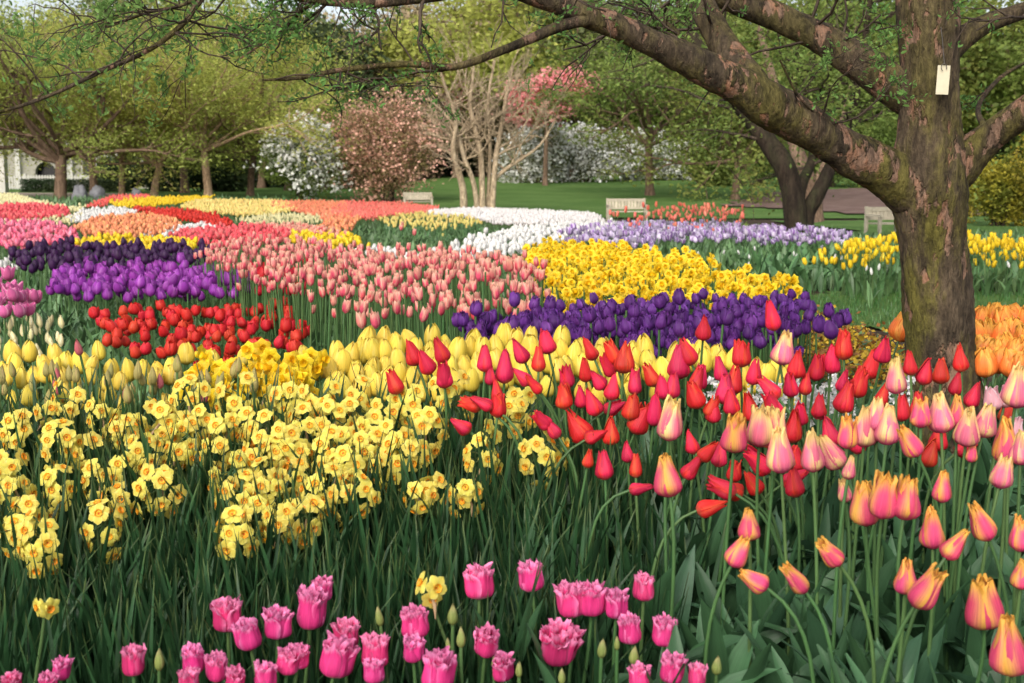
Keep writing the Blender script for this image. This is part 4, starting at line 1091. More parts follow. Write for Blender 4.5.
RLAB = {(704, 327): "red tulip raised above the rest with violet tulips behind it, the smaller of two",
    (772, 315): "tallest red tulip, its bloom set against the violet tulips",
    (394, 381): "red tulip farthest left in the red group, among yellow tulips",
    (460, 425): "dark red closed tulip tilted left, right under the yellow daffodil head",
    (470, 404): "red tulip lying almost level to the left of an orange-red bloom",
    (576, 425): "long red tulip leaning far to the left at the front of the red group",
    (604, 464): "red tulip with an orange fold, at the front below a leaning long one",
    (642, 488): "small red tulip tilted sideways, lowest on the left side of the red group",
    (712, 506): "red tulip lying on its side lowest in the red group",
    (844, 344): "pointed red tulip highest near the brown and yellow wallflowers",
    (884, 349): "highest pinkish red tulip just left of the trunk",
    (910, 362): "first red tulip in front of the trunk, at its left edge",
    (926, 371): "second red tulip in front of the trunk, leaning slightly",
    (941, 370): "pointed red tulip in the middle of the trunk's foot",
    (960, 357): "red tulip highest in front of the trunk, near its right edge",
    (957, 382): "lowest red tulip set against the trunk",
    (974, 394): "red tulip leaning right at the trunk's right edge",
    (931, 452): "dark red open tulip beneath the striped ones in front of the trunk",
    (1007, 410): "pinkish red tulip beside a pale pink open one, right of the trunk"}
for (x, y, h, lean) in RED:
    d = dl(y, 310, 3.1, 495, 2.45) + random.uniform(-.05, .05)
    if 325 < y < 400 and x > 880: d = 2.85
    plant("red_tulip", x, y, d, pxlen(h, d) * 1.03, lean, RD if random.random() < .8 else RO, RLAB.get((x, y), "red tulip crowded among the other red blooms in the middle of the bed"), GRD, "tulip", 2, leaf_s=(.8, 1.1))

# yellow tulips behind them
GYE = "yellow tulips in a band across the bed"
ytop = lambda x: np.interp(x, [0, 60, 200, 300, 330, 480, 560, 640, 700, 780, 830], [352, 348, 352, 352, 338, 334, 336, 345, 345, 352, 372])
rowd = [0, 11, 22, 33, 45]
for k, dy in enumerate(rowd):
    x = -20 + (k % 2) * 9
    while x < 790:
        x += 14.5 + random.uniform(-4, 4)
        y = float(ytop(x)) + dy + 6 + random.uniform(-6, 5)
        if x < 330 and k > 2 and random.random() < .6: continue
        if x < 330 and random.random() < (.25 if x < 90 else .38): continue
        if x > 480 and k > 2 and random.random() < .5: continue
        if x > 640 and random.random() < .35: continue
        if k == 0 and random.random() < .25: continue
        d = dl(dy, 0, 3.85, 45, 3.25) + random.uniform(-.05, .05)
        h = random.uniform(22, 29) * (1.05 if x > 330 else .9)
        plant("yellow_tulip", x, y, d, pxlen(h, d), random.gauss(0, 7), YE, "yellow tulip, one of many alike in the band behind the daffodils and red tulips", GYE, "tulip", 2, leaf_s=(.8, 1.15))
for (x, y, h, lean, lab) in ((78, 347, 17, -8, "rosy pink bud highest above the pale yellow tulips on the left"), (57, 374, 14, -4, "rosy bud at the left, upper one of a close pair"), (56, 387, 17, -14, "rosy bud at the left, lower one of a close pair"), (126, 393, 16, 6, "dull pink bud between two daffodil heads left of the middle"),
    (160, 381, 15, 0, "bright pink bud left of a large daffodil head"), (204, 395, 16, -4, "dull pink bud beside the large daffodil head"), (502, 311 + 60, 12, 0, None)):
    if lab is None: continue
    plant("rosy_bud_tulip", x, y, 3.05, pxlen(h, 3.05) * 1.1, lean, PB, lab, "rosy buds among the yellow tulips", "tulip bud", 2)
for i in range(34):
    x = random.uniform(0, 260); y = 366 + random.uniform(0, 32) - (8 if x > 150 else 0)
    plant("olive_bud_tulip", x, y, random.uniform(2.95, 3.3), pxlen(random.uniform(17, 22), 3.1), random.gauss(0, 5), BB, "olive green tulip bud, one of many in front of the pale yellow tulips", "olive buds in front of the yellow tulips", "tulip bud", 2)

# orange tulips right of the trunk
for (x, y) in ((903, 328), (980, 320), (992, 318), (1004, 322), (1016, 318), (1028, 321), (975, 336), (988, 334), (1001, 337), (1013, 333), (1024, 338), (981, 350), (993, 353), (1006, 348), (1018, 352), (1000, 361), (1012, 364), (985, 363), (1030, 357), (1022, 366)):
    d = dl(y, 318, 4.15, 366, 3.6)
    plant("orange_tulip", x, y, d, pxlen(random.uniform(26, 31), d), random.gauss(0, 14), OR, "orange tulip peeping out alone on the left side of the trunk" if x == 903 else "orange tulip in the cluster right of the big trunk", "orange tulips beside the trunk", "tulip", 2)

# ---- daffodils with several florets
def floret_tepals(seed, big=False):
    r = np.random.default_rng(seed); mb = MB()
    for k in range(6):
        nu, nv = 5, 6
        t = np.linspace(0, 1, nv); u = np.linspace(-1, 1, nu); T, U = np.meshgrid(t, u, indexing='ij')
        wd = np.interp(t, [0, .2, .45, .7, .9, 1], [.10, .175, .23, .21, .12, .012])[:, None]
        rad = .06 + .48 * T * r.uniform(.92, 1.06)
        zz = .02 + .05 * np.sin(T * 3) * r.uniform(-.6, 1.2) - .05 * U ** 2 * r.uniform(-1, 1.4) + (.02 if k % 2 else 0) - .09 * T ** 2 * r.uniform(-.4, 1.2)
        a = k * PI / 3
        x, y = rad, U * wd
        mb.add(np.stack([x * math.cos(a) - y * math.sin(a), x * math.sin(a) + y * math.cos(a), zz], -1).reshape(-1, 3), grid_q(nu, nv), np.stack([(U + 1) / 2, T], -1).reshape(-1, 2))
    return mb
def cup_mb(depth=.15, r0=.12, r1=.185, seed=0, seg=14):
    r = np.random.default_rng(seed); mb = MB()
    t = np.linspace(0, 1, 6); a = np.linspace(0, 2 * PI, seg + 1); T, A = np.meshgrid(t, a, indexing='ij')
    rr = np.interp(T, [0, .15, .5, .85, 1], [.02, r0, r0 * 1.15, r1 * .92, r1]); wv = 1 + .10 * np.sin(A * 6 + seed) * T ** 2
    mb.add(np.stack([rr * wv * np.cos(A), rr * wv * np.sin(A), depth * np.maximum(0, T - .08)], -1).reshape(-1, 3), grid_q(seg + 1, 6), np.stack([A / 6.28 * .0 + .5, T], -1).reshape(-1, 2))
    return mb
TEP = [floret_tepals(i).build("floret", MT['tepal']) for i in range(5)]
CUP = [cup_mb(seed=i).build("cup", MT['cup']) for i in range(2)]
GDF = "pale yellow many-flowered daffodils at the left front"
def daffodil(px, py, d, n, spread, label, fs=.040):
    Pc = unproj(px, py, d)
    Rt = np.array([Pc[0] + random.gauss(0, .04), Pc[1] + random.gauss(.02, .03), 0]); Rt[2] = gz(Rt[0], Rt[1])
    root = empty("daffodil", Rt.tolist(), label, "daffodil", GDF)
    c = Pc - Rt; sp = max(.0, spread) * d / F
    node = c + np.array([random.gauss(0, .008), .012, sp * .12])
    mb = MB()
    tube(mb, bez(np.zeros(3), np.array([0, 0, node[2] * .5]), node * np.array([.8, .8, .75]), node, 10), np.linspace(.004, .003, 10), 6)
    fl = []
    for i in range(n):
        for _ in range(40):
            v = np.array([random.gauss(0, 1), random.gauss(-.9, .6), random.gauss(.05, .85)]); v /= np.linalg.norm(v)
            q = node + v * np.array([1.0, .8, 1.2]) * sp * random.uniform(.6, 1.2) + np.array([0, 0, -sp * .1])
            if all(np.linalg.norm(q - o) > fs * .72 for o in fl) or _ == 39: break
        fl.append(q)
        ax = v * np.array([1, 1, .55]) + np.array([0, -.25, .05])
        ped = q - ax / np.linalg.norm(ax) * .018
        tube(mb, bez(node, node + np.array([0, 0, .012]), ped - ax * .006, ped, 6), np.full(6, .0016), 5)
        tube(mb, [ped, q], [.0022, .0018], 5)
        M = frame_to(ax, random.uniform(0, 6.28)); s = fs * random.uniform(.9, 1.12)
        fo = obj("flower", random.choice(TEP), root, q, M, s)
        obj("cup", random.choice(CUP), fo)
    obj("stem", mb.build("stem", MT['gstem']), root)
    if random.random() < .6:
        mb = MB(); e = node + np.array([random.gauss(0, .015), -.01, -.05])
        tube(mb, [node, (node + e) / 2 + np.array([.004, -.004, 0]), e], [.002, .0042, .001], 5); obj("spathe", mb.build("spathe", MT['dry']), root)
    for i in range(3):
        obj("leaf", random.choice(DLEAF_ME), root, (random.gauss(0, .015), random.gauss(0, .015), 0), rotz(random.uniform(0, 6.28)), random.uniform(.8, 1.1))
    return root
DAF = [(15, 437, 5), (7, 470, 4), (18, 492, 4), (42, 412, 2), (73, 405, 5), (64, 450, 7), (104, 420, 4), (117, 438, 5), (88, 454, 2), (60, 496, 5), (100, 487, 4), (118, 503, 3), (113, 471, 2), (140, 459, 5), (160, 490, 7), (145, 416, 3), (160, 423, 5), (175, 431, 5), (172, 456, 3), (187, 405, 7),
    (190, 440, 5), (220, 450, 6), (240, 405, 6), (250, 433, 4), (229, 478, 6), (238, 500, 6), (10, 539, 5), (38, 545, 7), (101, 532, 6), (240, 540, 5), (250, 521, 4), (262, 401, 2), (283, 402, 5), (265, 430, 5), (318, 404, 6), (332, 425, 6), (306, 430, 6), (286, 446, 6), (262, 460, 5),
    (276, 463, 4), (266, 490, 5), (326, 467, 8), (338, 474, 6), (322, 500, 7), (308, 522, 6), (346, 497, 6), (275, 527, 4), (360, 419, 4), (366, 453, 5), (380, 447, 4), (396, 441, 4), (408, 463, 7), (417, 496, 3), (432, 495, 3), (424, 431, 6), (444, 402, 7), (416, 405, 4), (478, 462, 5), (473, 496, 4), (507, 428, 6), (538, 457, 7), (515, 412, 5), (355, 400, 4), (390, 415, 4), (345, 445, 4), (205, 430, 4), (30, 520, 4), (385, 470, 3)]
DLAB = {(478, 462): "daffodil head right of the main mass, above a smaller lower cluster", (473, 496): "low daffodil cluster below another, in the gap before the red tulips", (538, 457): "rightmost daffodil head, standing against the red tulips", (507, 428): "daffodil head beside the red tulips, upper of the two farthest right",
    (38, 545): "large low daffodil head near the left edge", (101, 532): "low daffodil head standing alone above tall bare leaves on the left", (240, 540): "lowest daffodil cluster in the middle of the mass, over dark leaves", (444, 402): "daffodil head just under two red tulips at the top of the mass",
    (64, 450): "broad round daffodil head at the left with seven open flowers", (160, 490): "large round daffodil head with flowers on all sides, left of the middle of the mass"}
for (x, y, n) in DAF:
    d = dl(y, 390, 3.0, 560, 2.3) + random.uniform(-.04, .04)
    daffodil(x, y, d, int(n * 1.45) + 1, 9 + 2.2 * n, DLAB.get((x, y), "pale yellow daffodil with small orange cups, crowded in the mass at the left"), .040)
daffodil(427, 592, 2.02, 3, 9, "lone little head of pale yellow daffodil flowers just above a pink fringed tulip", .040)
daffodil(46, 607, 2.0, 3, 9, "small daffodil head hanging low on the left, far below the others", .034)
for (x, y) in ((232, 430), (290, 480), (300, 455), (370, 430), (350, 470)):
    d = dl(y, 390, 3.0, 560, 2.3); daffodil(x, y, d, 5, 15, "pale yellow daffodil with small orange cups, crowded in the mass at the left", .042)

# leaves that fill the front of the bed
def scatter_leaves(name, T, mat, P, smin, smax, label, lean=.12, seed=0, sfun=None):
    r = np.random.default_rng(seed); P = np.asarray(P); mb = MB(); k = len(P)
    w_ = r.integers(0, len(T), k)
    for i in range(len(T)):
        p = P[w_ == i]; m = len(p)
        M = rotz(r.uniform(0, 6.28, m)) @ rotx(r.normal(0, lean, m)) * (r.uniform(smin, smax, m) * (1 if sfun is None else sfun(p[:, 1])))[:, None, None]
        inst(mb, T[i], M, p)
    o = obj(name, mb.build(name, mat)); return tag(o, label, kind='stuff')
def rand_area(n, x0, x1, y0, y1, test, seed, dz=-.01):
    r = np.random.default_rng(seed); x = r.uniform(x0, x1, n); y = r.uniform(y0, y1, n)
    k = test(x, y); x, y = x[k], y[k]
    return np.stack([x, y, G(x, y) + dz], 1)
FX = lambda x, y: 512 + F * x / y
left = lambda x, y: (FX(x, y) > -60) & (FX(x, y) < 620 + np.random.default_rng(1).normal(0, 60, len(x)) - (y > 2.9) * 140)
right = lambda x, y: (FX(x, y) < 1090) & (FX(x, y) > 470 + np.random.default_rng(2).normal(0, 50, len(x)))
scatter_leaves("daffodil_leaves", DLEAF, MT['dleaf'], rand_area(6200, -1.6, .5, 2.02, 3.05, left, 5), .82, 1.12, "dense upright dark green daffodil leaves filling the front of the bed", .05, 5, lambda y: (.37 + (y - 2.1) * .17) / .45)
scatter_leaves("tulip_leaves", TLEAF, MT['tleaf'], rand_area(1500, -.3, 1.6, 1.55, 3.3, right, 6), .7, 1.25, "broad tulip leaves filling the right front of the bed", .2, 6)
scatter_leaves("tulip_leaves", TLEAF, MT['tleaf'], rand_area(900, -1.7, 1.8, 3.0, 4.0, lambda x, y: np.abs(x / y) < .46, 7), .8, 1.3, "tulip leaves under the band of yellow tulips", .2, 7)

# ------------------------------------------------------------------ flower beds of the middle distance and beyond
def poly_world(poly, h, dmin=3.9):
    out = []
    n = len(poly)
    for i in range(n):
        a, b = np.array(poly[i], float), np.array(poly[(i + 1) % n], float)
        for k in range(4):
            q = a + (b - a) * k / 4; p = ground_hit(q[0], q[1], h, dmin); out.append((p[0], p[1]))
    return out

def bed_points(poly, h, sp, seed, dmin=3.9):
    W_ = poly_world(poly, h, dmin); r = np.random.default_rng(seed)
    xs, ys = [p[0] for p in W_], [p[1] for p in W_]
    nx, ny = int((max(xs) - min(xs)) / sp) + 2, int((max(ys) - min(ys)) / (sp * .87)) + 2
    X, Y = np.meshgrid(np.arange(nx) * sp, np.arange(ny) * sp * .87)
    X = X + (np.arange(ny) % 2)[:, None] * sp * .5
    X = (X + min(xs) + r.normal(0, sp * .22, X.shape)).ravel(); Y = (Y + min(ys) + r.normal(0, sp * .22, Y.shape)).ravel()
    k = in_poly(X, Y, W_); X, Y = X[k], Y[k]
    return np.stack([X, Y, G(X, Y)], 1)

def mid_bloom(style, seed, double=False, ruffle=.0):
    return bloom_mb(style, seed, nu=5, nv=7, double=double, ruffle=ruffle, asym=.075)

def stem_mb(h, r, bx=0.0, seg=5):
    mb = MB(); tube(mb, bez(np.zeros(3), np.array([0, 0, h * .4]), np.array([bx, 0, h * .7]), np.array([bx, 0, h]), 6), np.full(6, r), seg); return mb

def mid_proto(name, mat, style, h, L, seed, double=False, ruffle=0.0, nleaf=2):
    """one plant of a mid bed with its parts, made at the origin"""
    r = np.random.default_rng(seed)
    root = empty(name, (0, 0, 0))
    obj("stem", stem_mb(h - L * .95, .0042, r.normal(0, .015)).build("stem", MT['stem']), root)
    ax = np.array([r.normal(0, .16), r.normal(0, .16), 1]); bx = 0
    obj("flower", mid_bloom(style, seed, double, ruffle).build("flower", mat), root, (0, 0, h - L * .95), frame_to(ax), L)
    for i in range(nleaf):
        obj("leaf", MLEAF_ME[int(r.integers(0, len(MLEAF_ME)))], root, (0, 0, 0), rotz(r.uniform(0, 6.28)), float(r.uniform(.75, 1.1)) * min(1.0, h / .42))
    return root

def far_arrays(style, h, L, seed, nleaf=2, simple=False):
    """flower, stem and leaves in one light template: materials 0 petal, 1 stem, 2 leaf"""
    r = np.random.default_rng(seed); mb = MB()
    R, Wd = STY[style]
    b = MB(); ph = r.uniform(0, 6)
    for k in range(5 if not simple else 4):
        V, Q, U = petal(R, Wd, ph + k * 6.283 / (5 if not simple else 4), 3, 5 if not simple else 4, 1.0 - .08 * (k % 2), r.uniform(.9, 1), r.normal(0, .05), r)
        b.add(V, Q, U)
    V, Q, U, M_ = b.arrays(); ax = frame_to((r.normal(0, .16), r.normal(0, .16), 1))
    mb.add((V * L) @ ax.T + np.array([0, 0, h - L * .95]), Q, U, 0)
    tube(mb, [(0, 0, 0), (r.normal(0, .01), r.normal(0, .01), h - L * .95)], [.005, .0045], 3, 1)
    for i in range(nleaf):
        T = FLEAF[int(r.integers(0, 3))]; s = r.uniform(.8, 1.2) * min(1.0, h / .42)
        mb.add((T[0] * s) @ rotz(r.uniform(0, 6.28)).T, T[1], T[2], 2)
    return mb.arrays()

def bed(name, mat, style, poly, h, L, sp, label, group, cat="tulip", limit=280, seed=0, double=False, ruffle=0.0, stuff_name=None, stuff_label=None, parts=True, dmin=3.9, hj=.10, keep=1.0, nleaf=2):
    P = bed_points(poly, h, sp, seed + 11, dmin); r = np.random.default_rng(seed)
    P = P[r.random(len(P)) < keep]
    P = P[np.argsort(P[:, 1])]
    m = mat if not isinstance(mat, str) else MT[mat]
    near, rest = P[:limit], P[limit:]
    if len(near):
        if parts:
            protos = [mid_proto(name, m, style, h, L, seed * 10 + i, double, ruffle, nleaf) for i in range(5)]
        else:
            me = []
            for i in range(6):
                V, Q, U, M_ = far_arrays(style, h, L, seed * 10 + i, nleaf)
                me.append(MB().add(V, Q, U, M_).build(name, [m, MT['stem'], MT['midleaf']]))
            protos = [obj(name, q) for q in me]
        used = set()
        for i, p in enumerate(near):
            k = i % len(protos) if i < len(protos) else int(r.integers(0, len(protos)))
            o = protos[k] if k not in used else copy_tree(protos[k]); used.add(k)
            s = 1 + r.normal(0, hj * .6)
            o.location = p.tolist(); o.rotation_euler = (r.normal(0, .05), r.normal(0, .05), r.uniform(0, 6.28)); o.scale = (s, s, s * (1 + r.normal(0, hj * .4)))
            tag(o, label, cat, group)
        for k in range(len(protos)):
            if k not in used:
                for c in KIDS.get(protos[k].name, []): bpy.data.objects.remove(c)
                bpy.data.objects.remove(protos[k])
    if len(rest):
        mb = MB(); w_ = r.integers(0, 6, len(rest))
        far = rest[:, 1].mean() > 24
        for i in range(6):
            p = rest[w_ == i]; n_ = len(p)
            T = far_arrays(style, h, L, seed * 10 + 50 + i, nleaf if not far else 1, far)
            M = rotz(r.uniform(0, 6.28, n_)) @ rotx(r.normal(0, .06, n_)) * r.normal(1, hj * .6, n_)[:, None, None]
            inst(mb, T, M, p)
        o = obj(stuff_name or name + "s", mb.build(stuff_name or name + "s", [m, MT['stem'], MT['midleaf']]))
        tag(o, stuff_label or label, kind='stuff')
    return P

bed("violet_tulip", 'purple', 'cup', [(448, 322), (478, 312), (540, 311), (610, 303), (690, 299), (745, 294), (800, 296), (806, 318), (790, 332), (720, 336), (640, 334), (560, 330), (490, 328)], .53, .050, .070, "violet tulip, one of many in the dense row between yellow daffodils and red tulips", "violet tulips in a dense row", seed=1, ruffle=.10, double=True, keep=.95, hj=.09)
for k, (x, y) in enumerate(((812, 301), (830, 303), (838, 312), (820, 316), (846, 310), (833, 321))):
    p = ground_hit(x, y, .55); o = mid_proto("violet_tulip", MT['purple'], 'cup', .55, .066, 300 + k, True, .07); o.location = p[:2].tolist() + [gz(p[0], p[1])]
    tag(o, "violet tulip in the loose end of the row, beside the grass path", "tulip", "violet tulips at the end of the row")
bed("scarlet_tulip", 'scarlet', 'cup', [(88, 316), (105, 306), (215, 301), (285, 303), (308, 322), (312, 340), (260, 350), (205, 352), (160, 345), (100, 335)], .36, .066, .115, "short scarlet tulip, one of many in the bed before the purple tulips", "short scarlet tulips", seed=2, keep=.8)
bed("magenta_tulip", 'magenta', 'cup', [(48, 271), (60, 263), (130, 260), (190, 263), (258, 266), (262, 278), (225, 286), (150, 288), (80, 287), (55, 281)], .45, .078, .115, "magenta purple tulip, one of many in the bed behind the scarlet tulips", "magenta purple tulips", seed=3, ruffle=.04, double=False)
bed("black_purple_tulip", 'dark', 'egg', [(6, 250), (35, 245), (62, 240), (110, 244), (160, 241), (215, 247), (212, 254), (150, 258), (60, 262), (20, 260)], .5, .085, .14, "blackish purple tulip, one of many in the bed behind the magenta tulips", "blackish purple tulips", seed=4)
bed("rose_tulip", 'rose', 'open', [(-20, 283), (10, 277), (36, 284), (44, 294), (25, 300), (-20, 298)], .5, .075, .115, "rose mauve tulip in the small group at the left edge", "rose mauve tulips at the left edge", seed=5)
bed("cream_bud_tulip", 'cream', 'bud', [(-20, 318), (30, 306), (62, 320), (72, 336), (60, 346), (-20, 350)], .34, .06, .12, "cream coloured closed tulip in the leafy group at the left edge", "cream closed tulips at the left edge", seed=6)
bed("peach_tulip", 'peach', 'gob', [(200, 246), (240, 239), (300, 240), (380, 248), (440, 247), (500, 253), (545, 262), (550, 285), (520, 300), (470, 298), (400, 296), (330, 290), (290, 280), (240, 268), (205, 254)], .60, .058, .100, "peach pink tulip, one of many in the tall drift in the middle of the garden", "peach pink tulips in the tall drift", seed=7, limit=290, stuff_name="peach_tulips", stuff_label="peach pink tulips at the back of the tall drift", dmin=4.4)
for k, (x, y) in enumerate(((345, 299), (362, 300), (397, 300), (422, 306), (441, 301), (476, 306), (362, 317), (376, 315), (465, 306), (523, 300), (548, 296), (403, 233), (414, 243), (401, 237), (530, 292))):
    p = ground_hit(x, y, .58, 4.2); o = mid_proto("peach_tulip", MT['peach'], 'gob', .58 if y > 290 else .7, .064, 330 + k); o.location = p[:2].tolist() + [gz(p[0], p[1])]
    tag(o, "peach pink tulip standing apart from the drift, above bare stems", "tulip", "peach pink tulips apart from the drift")
bed("crimson_tulip", 'crimson', 'cup', [(246, 268), (262, 262), (300, 262), (312, 272), (300, 284), (268, 285)], .5, .075, .12, "crimson tulip in the small group between magenta and peach tulips", "crimson tulips between magenta and peach", seed=8)

def mid_daffodil(name, seed, h, fs):
    r = np.random.default_rng(seed); root = empty(name, (0, 0, 0))
    obj("stem", stem_mb(h, .0035).build("stem", MT['stem']), root)
    for j in range(2 if seed % 2 else 1):
        ax = np.array([r.normal(0, .6), -.8 + r.normal(0, .4), .25 + r.normal(0, .2)]); q = (r.normal(0, .02), -.012, h + r.normal(0, .02))
        fo = obj("flower", GTEP[seed % 3], root, q, frame_to(ax, r.uniform(0, 6)), fs)
        obj("trumpet", GCUP, fo)
    for i in range(3): obj("leaf", DLEAF_ME[int(r.integers(0, len(DLEAF_ME)))], root, (0, 0, 0), rotz(r.uniform(0, 6.28)), h / .46 * float(r.uniform(.75, .95)))
    return root
def low_tepals(seed):
    r = np.random.default_rng(seed); mb = MB()
    for k in range(6):
        t = np.linspace(0, 1, 4); u = np.linspace(-1, 1, 3); T, U = np.meshgrid(t, u, indexing='ij')
        wd = np.interp(t, [0, .4, .75, 1], [.1, .26, .2, .02])[:, None]; rad = .06 + .5 * T; a = k * PI / 3
        x, y, zz = rad, U * wd, .06 * np.sin(T * 3) - .06 * U ** 2 + r.normal(0, .03) * T + (.02 if k % 2 else 0)
        mb.add(np.stack([x * math.cos(a) - y * math.sin(a), x * math.sin(a) + y * math.cos(a), zz], -1).reshape(-1, 3), grid_q(3, 4), np.stack([(U + 1) / 2, T], -1).reshape(-1, 2))
    return mb
GTEP = [low_tepals(i).build("flower", MT['gold']) for i in range(3)]
GCUP = cup_mb(.38, .13, .22, 1, 10).build("trumpet", MT['goldcup'])
def daff_bed(name, poly, h, fs, sp, label, group, limit, seed, stuff_label=None, dmin=3.9):
    P = bed_points(poly, h, sp, seed, dmin); P = P[np.argsort(P[:, 1])]; r = np.random.default_rng(seed)
    protos = [mid_daffodil(name, seed * 10 + i, h, fs) for i in range(6)]
    for i, p in enumerate(P[:limit]):
        o = protos[i] if i < 6 else copy_tree(protos[int(r.integers(0, 6))])
        s = 1 + r.normal(0, .06); o.location = p.tolist(); o.rotation_euler = (r.normal(0, .05), r.normal(0, .05), r.normal(0, .8)); o.scale = (s, s, s)
        tag(o, label, "daffodil", group)
    rest = P[limit:]
    if len(rest):
        mb = MB()
        for i in range(6):
            q = rest[i::6]; T = MB()
            for j in range(2):
                A = low_tepals(i).arrays(); ax = frame_to((r.normal(0, .6), -.8, .3)); off = np.array([r.normal(0, .02), -.01, h + r.normal(0, .02)])
                T.add((A[0] * fs) @ ax.T + off, A[1], A[2], 0)
                A = cup_mb(.38, .13, .22, 1, 6).arrays(); T.add((A[0] * fs) @ ax.T + off, A[1], A[2], 1)
            tube(T, [(0, 0, 0), (0, 0, h)], [.005, .004], 3, 2)
            for j in range(2):
                A = FLEAF[j]; T.add((A[0] * np.array([1, .4, 1.2])) @ rotz(r.uniform(0, 6)).T, A[1], A[2], 3)
            inst(mb, T.arrays(), rotz(r.normal(0, .8, len(q))) * r.normal(1, .06, len(q))[:, None, None], q)
        o = obj(name + "s", mb.build(name + "s", [MT['gold'], MT['goldcup'], MT['stem'], MT['midleaf']])); tag(o, stuff_label, kind='stuff')
daff_bed("yellow_daffodil", [(520, 256), (545, 247), (600, 248), (660, 256), (720, 268), (770, 282), (802, 292), (800, 299), (740, 298), (690, 302), (640, 304), (560, 306), (548, 290), (530, 268)], .52, .050, .088, "bright yellow daffodil, one of many in the wide drift behind the violet tulips", "bright yellow daffodils in the wide drift", 290, 21, "bright yellow daffodils at the back of the wide drift")
# golden daffodils among the yellow tulips on the left
r = np.random.default_rng(31)
for i in range(46):
    x = r.uniform(196, 322); y = r.uniform(354, 392); d = dl(y, 350, 3.65, 392, 3.2)
    P = unproj(x, y, d); g0 = gz(P[0], P[1]); o = mid_daffodil("golden_daffodil", 400 + i, P[2] - g0, .052)
    o.location = (P[0], P[1], g0); o.rotation_euler = (0, 0, r.normal(0, .6))
    tag(o, "golden daffodil, one of several among the yellow tulips above the daffodil mass", "daffodil", "golden daffodils among the yellow tulips")

# the yellow and lilac beds on the right, beyond the grass path
bed("late_yellow_tulip", 'gold', 'gob', [(838, 243), (850, 237), (900, 234), (960, 235), (1045, 237), (1045, 246), (960, 245), (860, 247)], .5, .078, .16, "yellow tulip, one of many along the top of the bed behind the big trunk", "yellow tulips behind the big trunk", seed=13, limit=260, parts=False)
bed("late_yellow_tulip", 'gold', 'gob', [(800, 250), (850, 247), (960, 246), (1045, 247), (1045, 260), (940, 260), (850, 262), (805, 258)], .36, .085, .28, "lower yellow tulip, one of several in the leafy front of the bed behind the trunk", "lower yellow tulips behind the trunk", seed=14, limit=120, parts=False)
bed("white_bud_tulip", 'white', 'bud', [(700, 246), (780, 243), (860, 255), (1040, 262), (1040, 270), (860, 272), (700, 262)], .34, .06, .5, "small white tulip bud in the leafy bed beyond the grass path", "white buds in the leafy bed", seed=15, limit=60, keep=.4, parts=False)
bed("lilac_tulip", 'lilac', 'open', [(556, 231), (600, 223), (650, 221), (720, 222), (790, 226), (850, 233), (852, 237), (800, 237), (740, 236), (690, 236), (645, 239), (600, 240), (570, 238)], .42, .085, .19, "lilac and white tulip, one of many in the long drift before the centre bench", "lilac and white tulips in the long drift", seed=16, limit=290, parts=False, keep=.8, hj=.16, stuff_name="lilac_tulips", stuff_label="lilac and white tulips at the back of the long drift")
bed("white_tulip", 'white', 'egg', [(448, 246), (470, 235), (520, 225), (580, 221), (625, 221), (600, 229), (565, 234), (525, 245), (490, 251), (455, 251)], .42, .085, .17, "white tulip, one of many in the curved drift left of the lilac tulips", "white tulips in the curved drift", seed=17, limit=290, parts=False, stuff_name="white_tulips", stuff_label="white tulips at the back of the curved drift")
bed("white_tulip", 'white', 'egg', [(350, 249), (370, 244), (440, 250), (440, 256), (380, 254)], .38, .08, .2, "white tulip in the thin line behind the peach drift", "white tulips in the thin line", seed=18, limit=60, parts=False)
bed("coral_tulip", 'salmon', 'gob', [(606, 215), (640, 213), (668, 207), (700, 206), (745, 209), (748, 216), (700, 218), (610, 219)], 0.62, .085, .36, "coral tulip in the loose tall group in front of the centre bench", "coral tulips before the centre bench", seed=19, limit=90, parts=False, hj=.25, keep=.75)

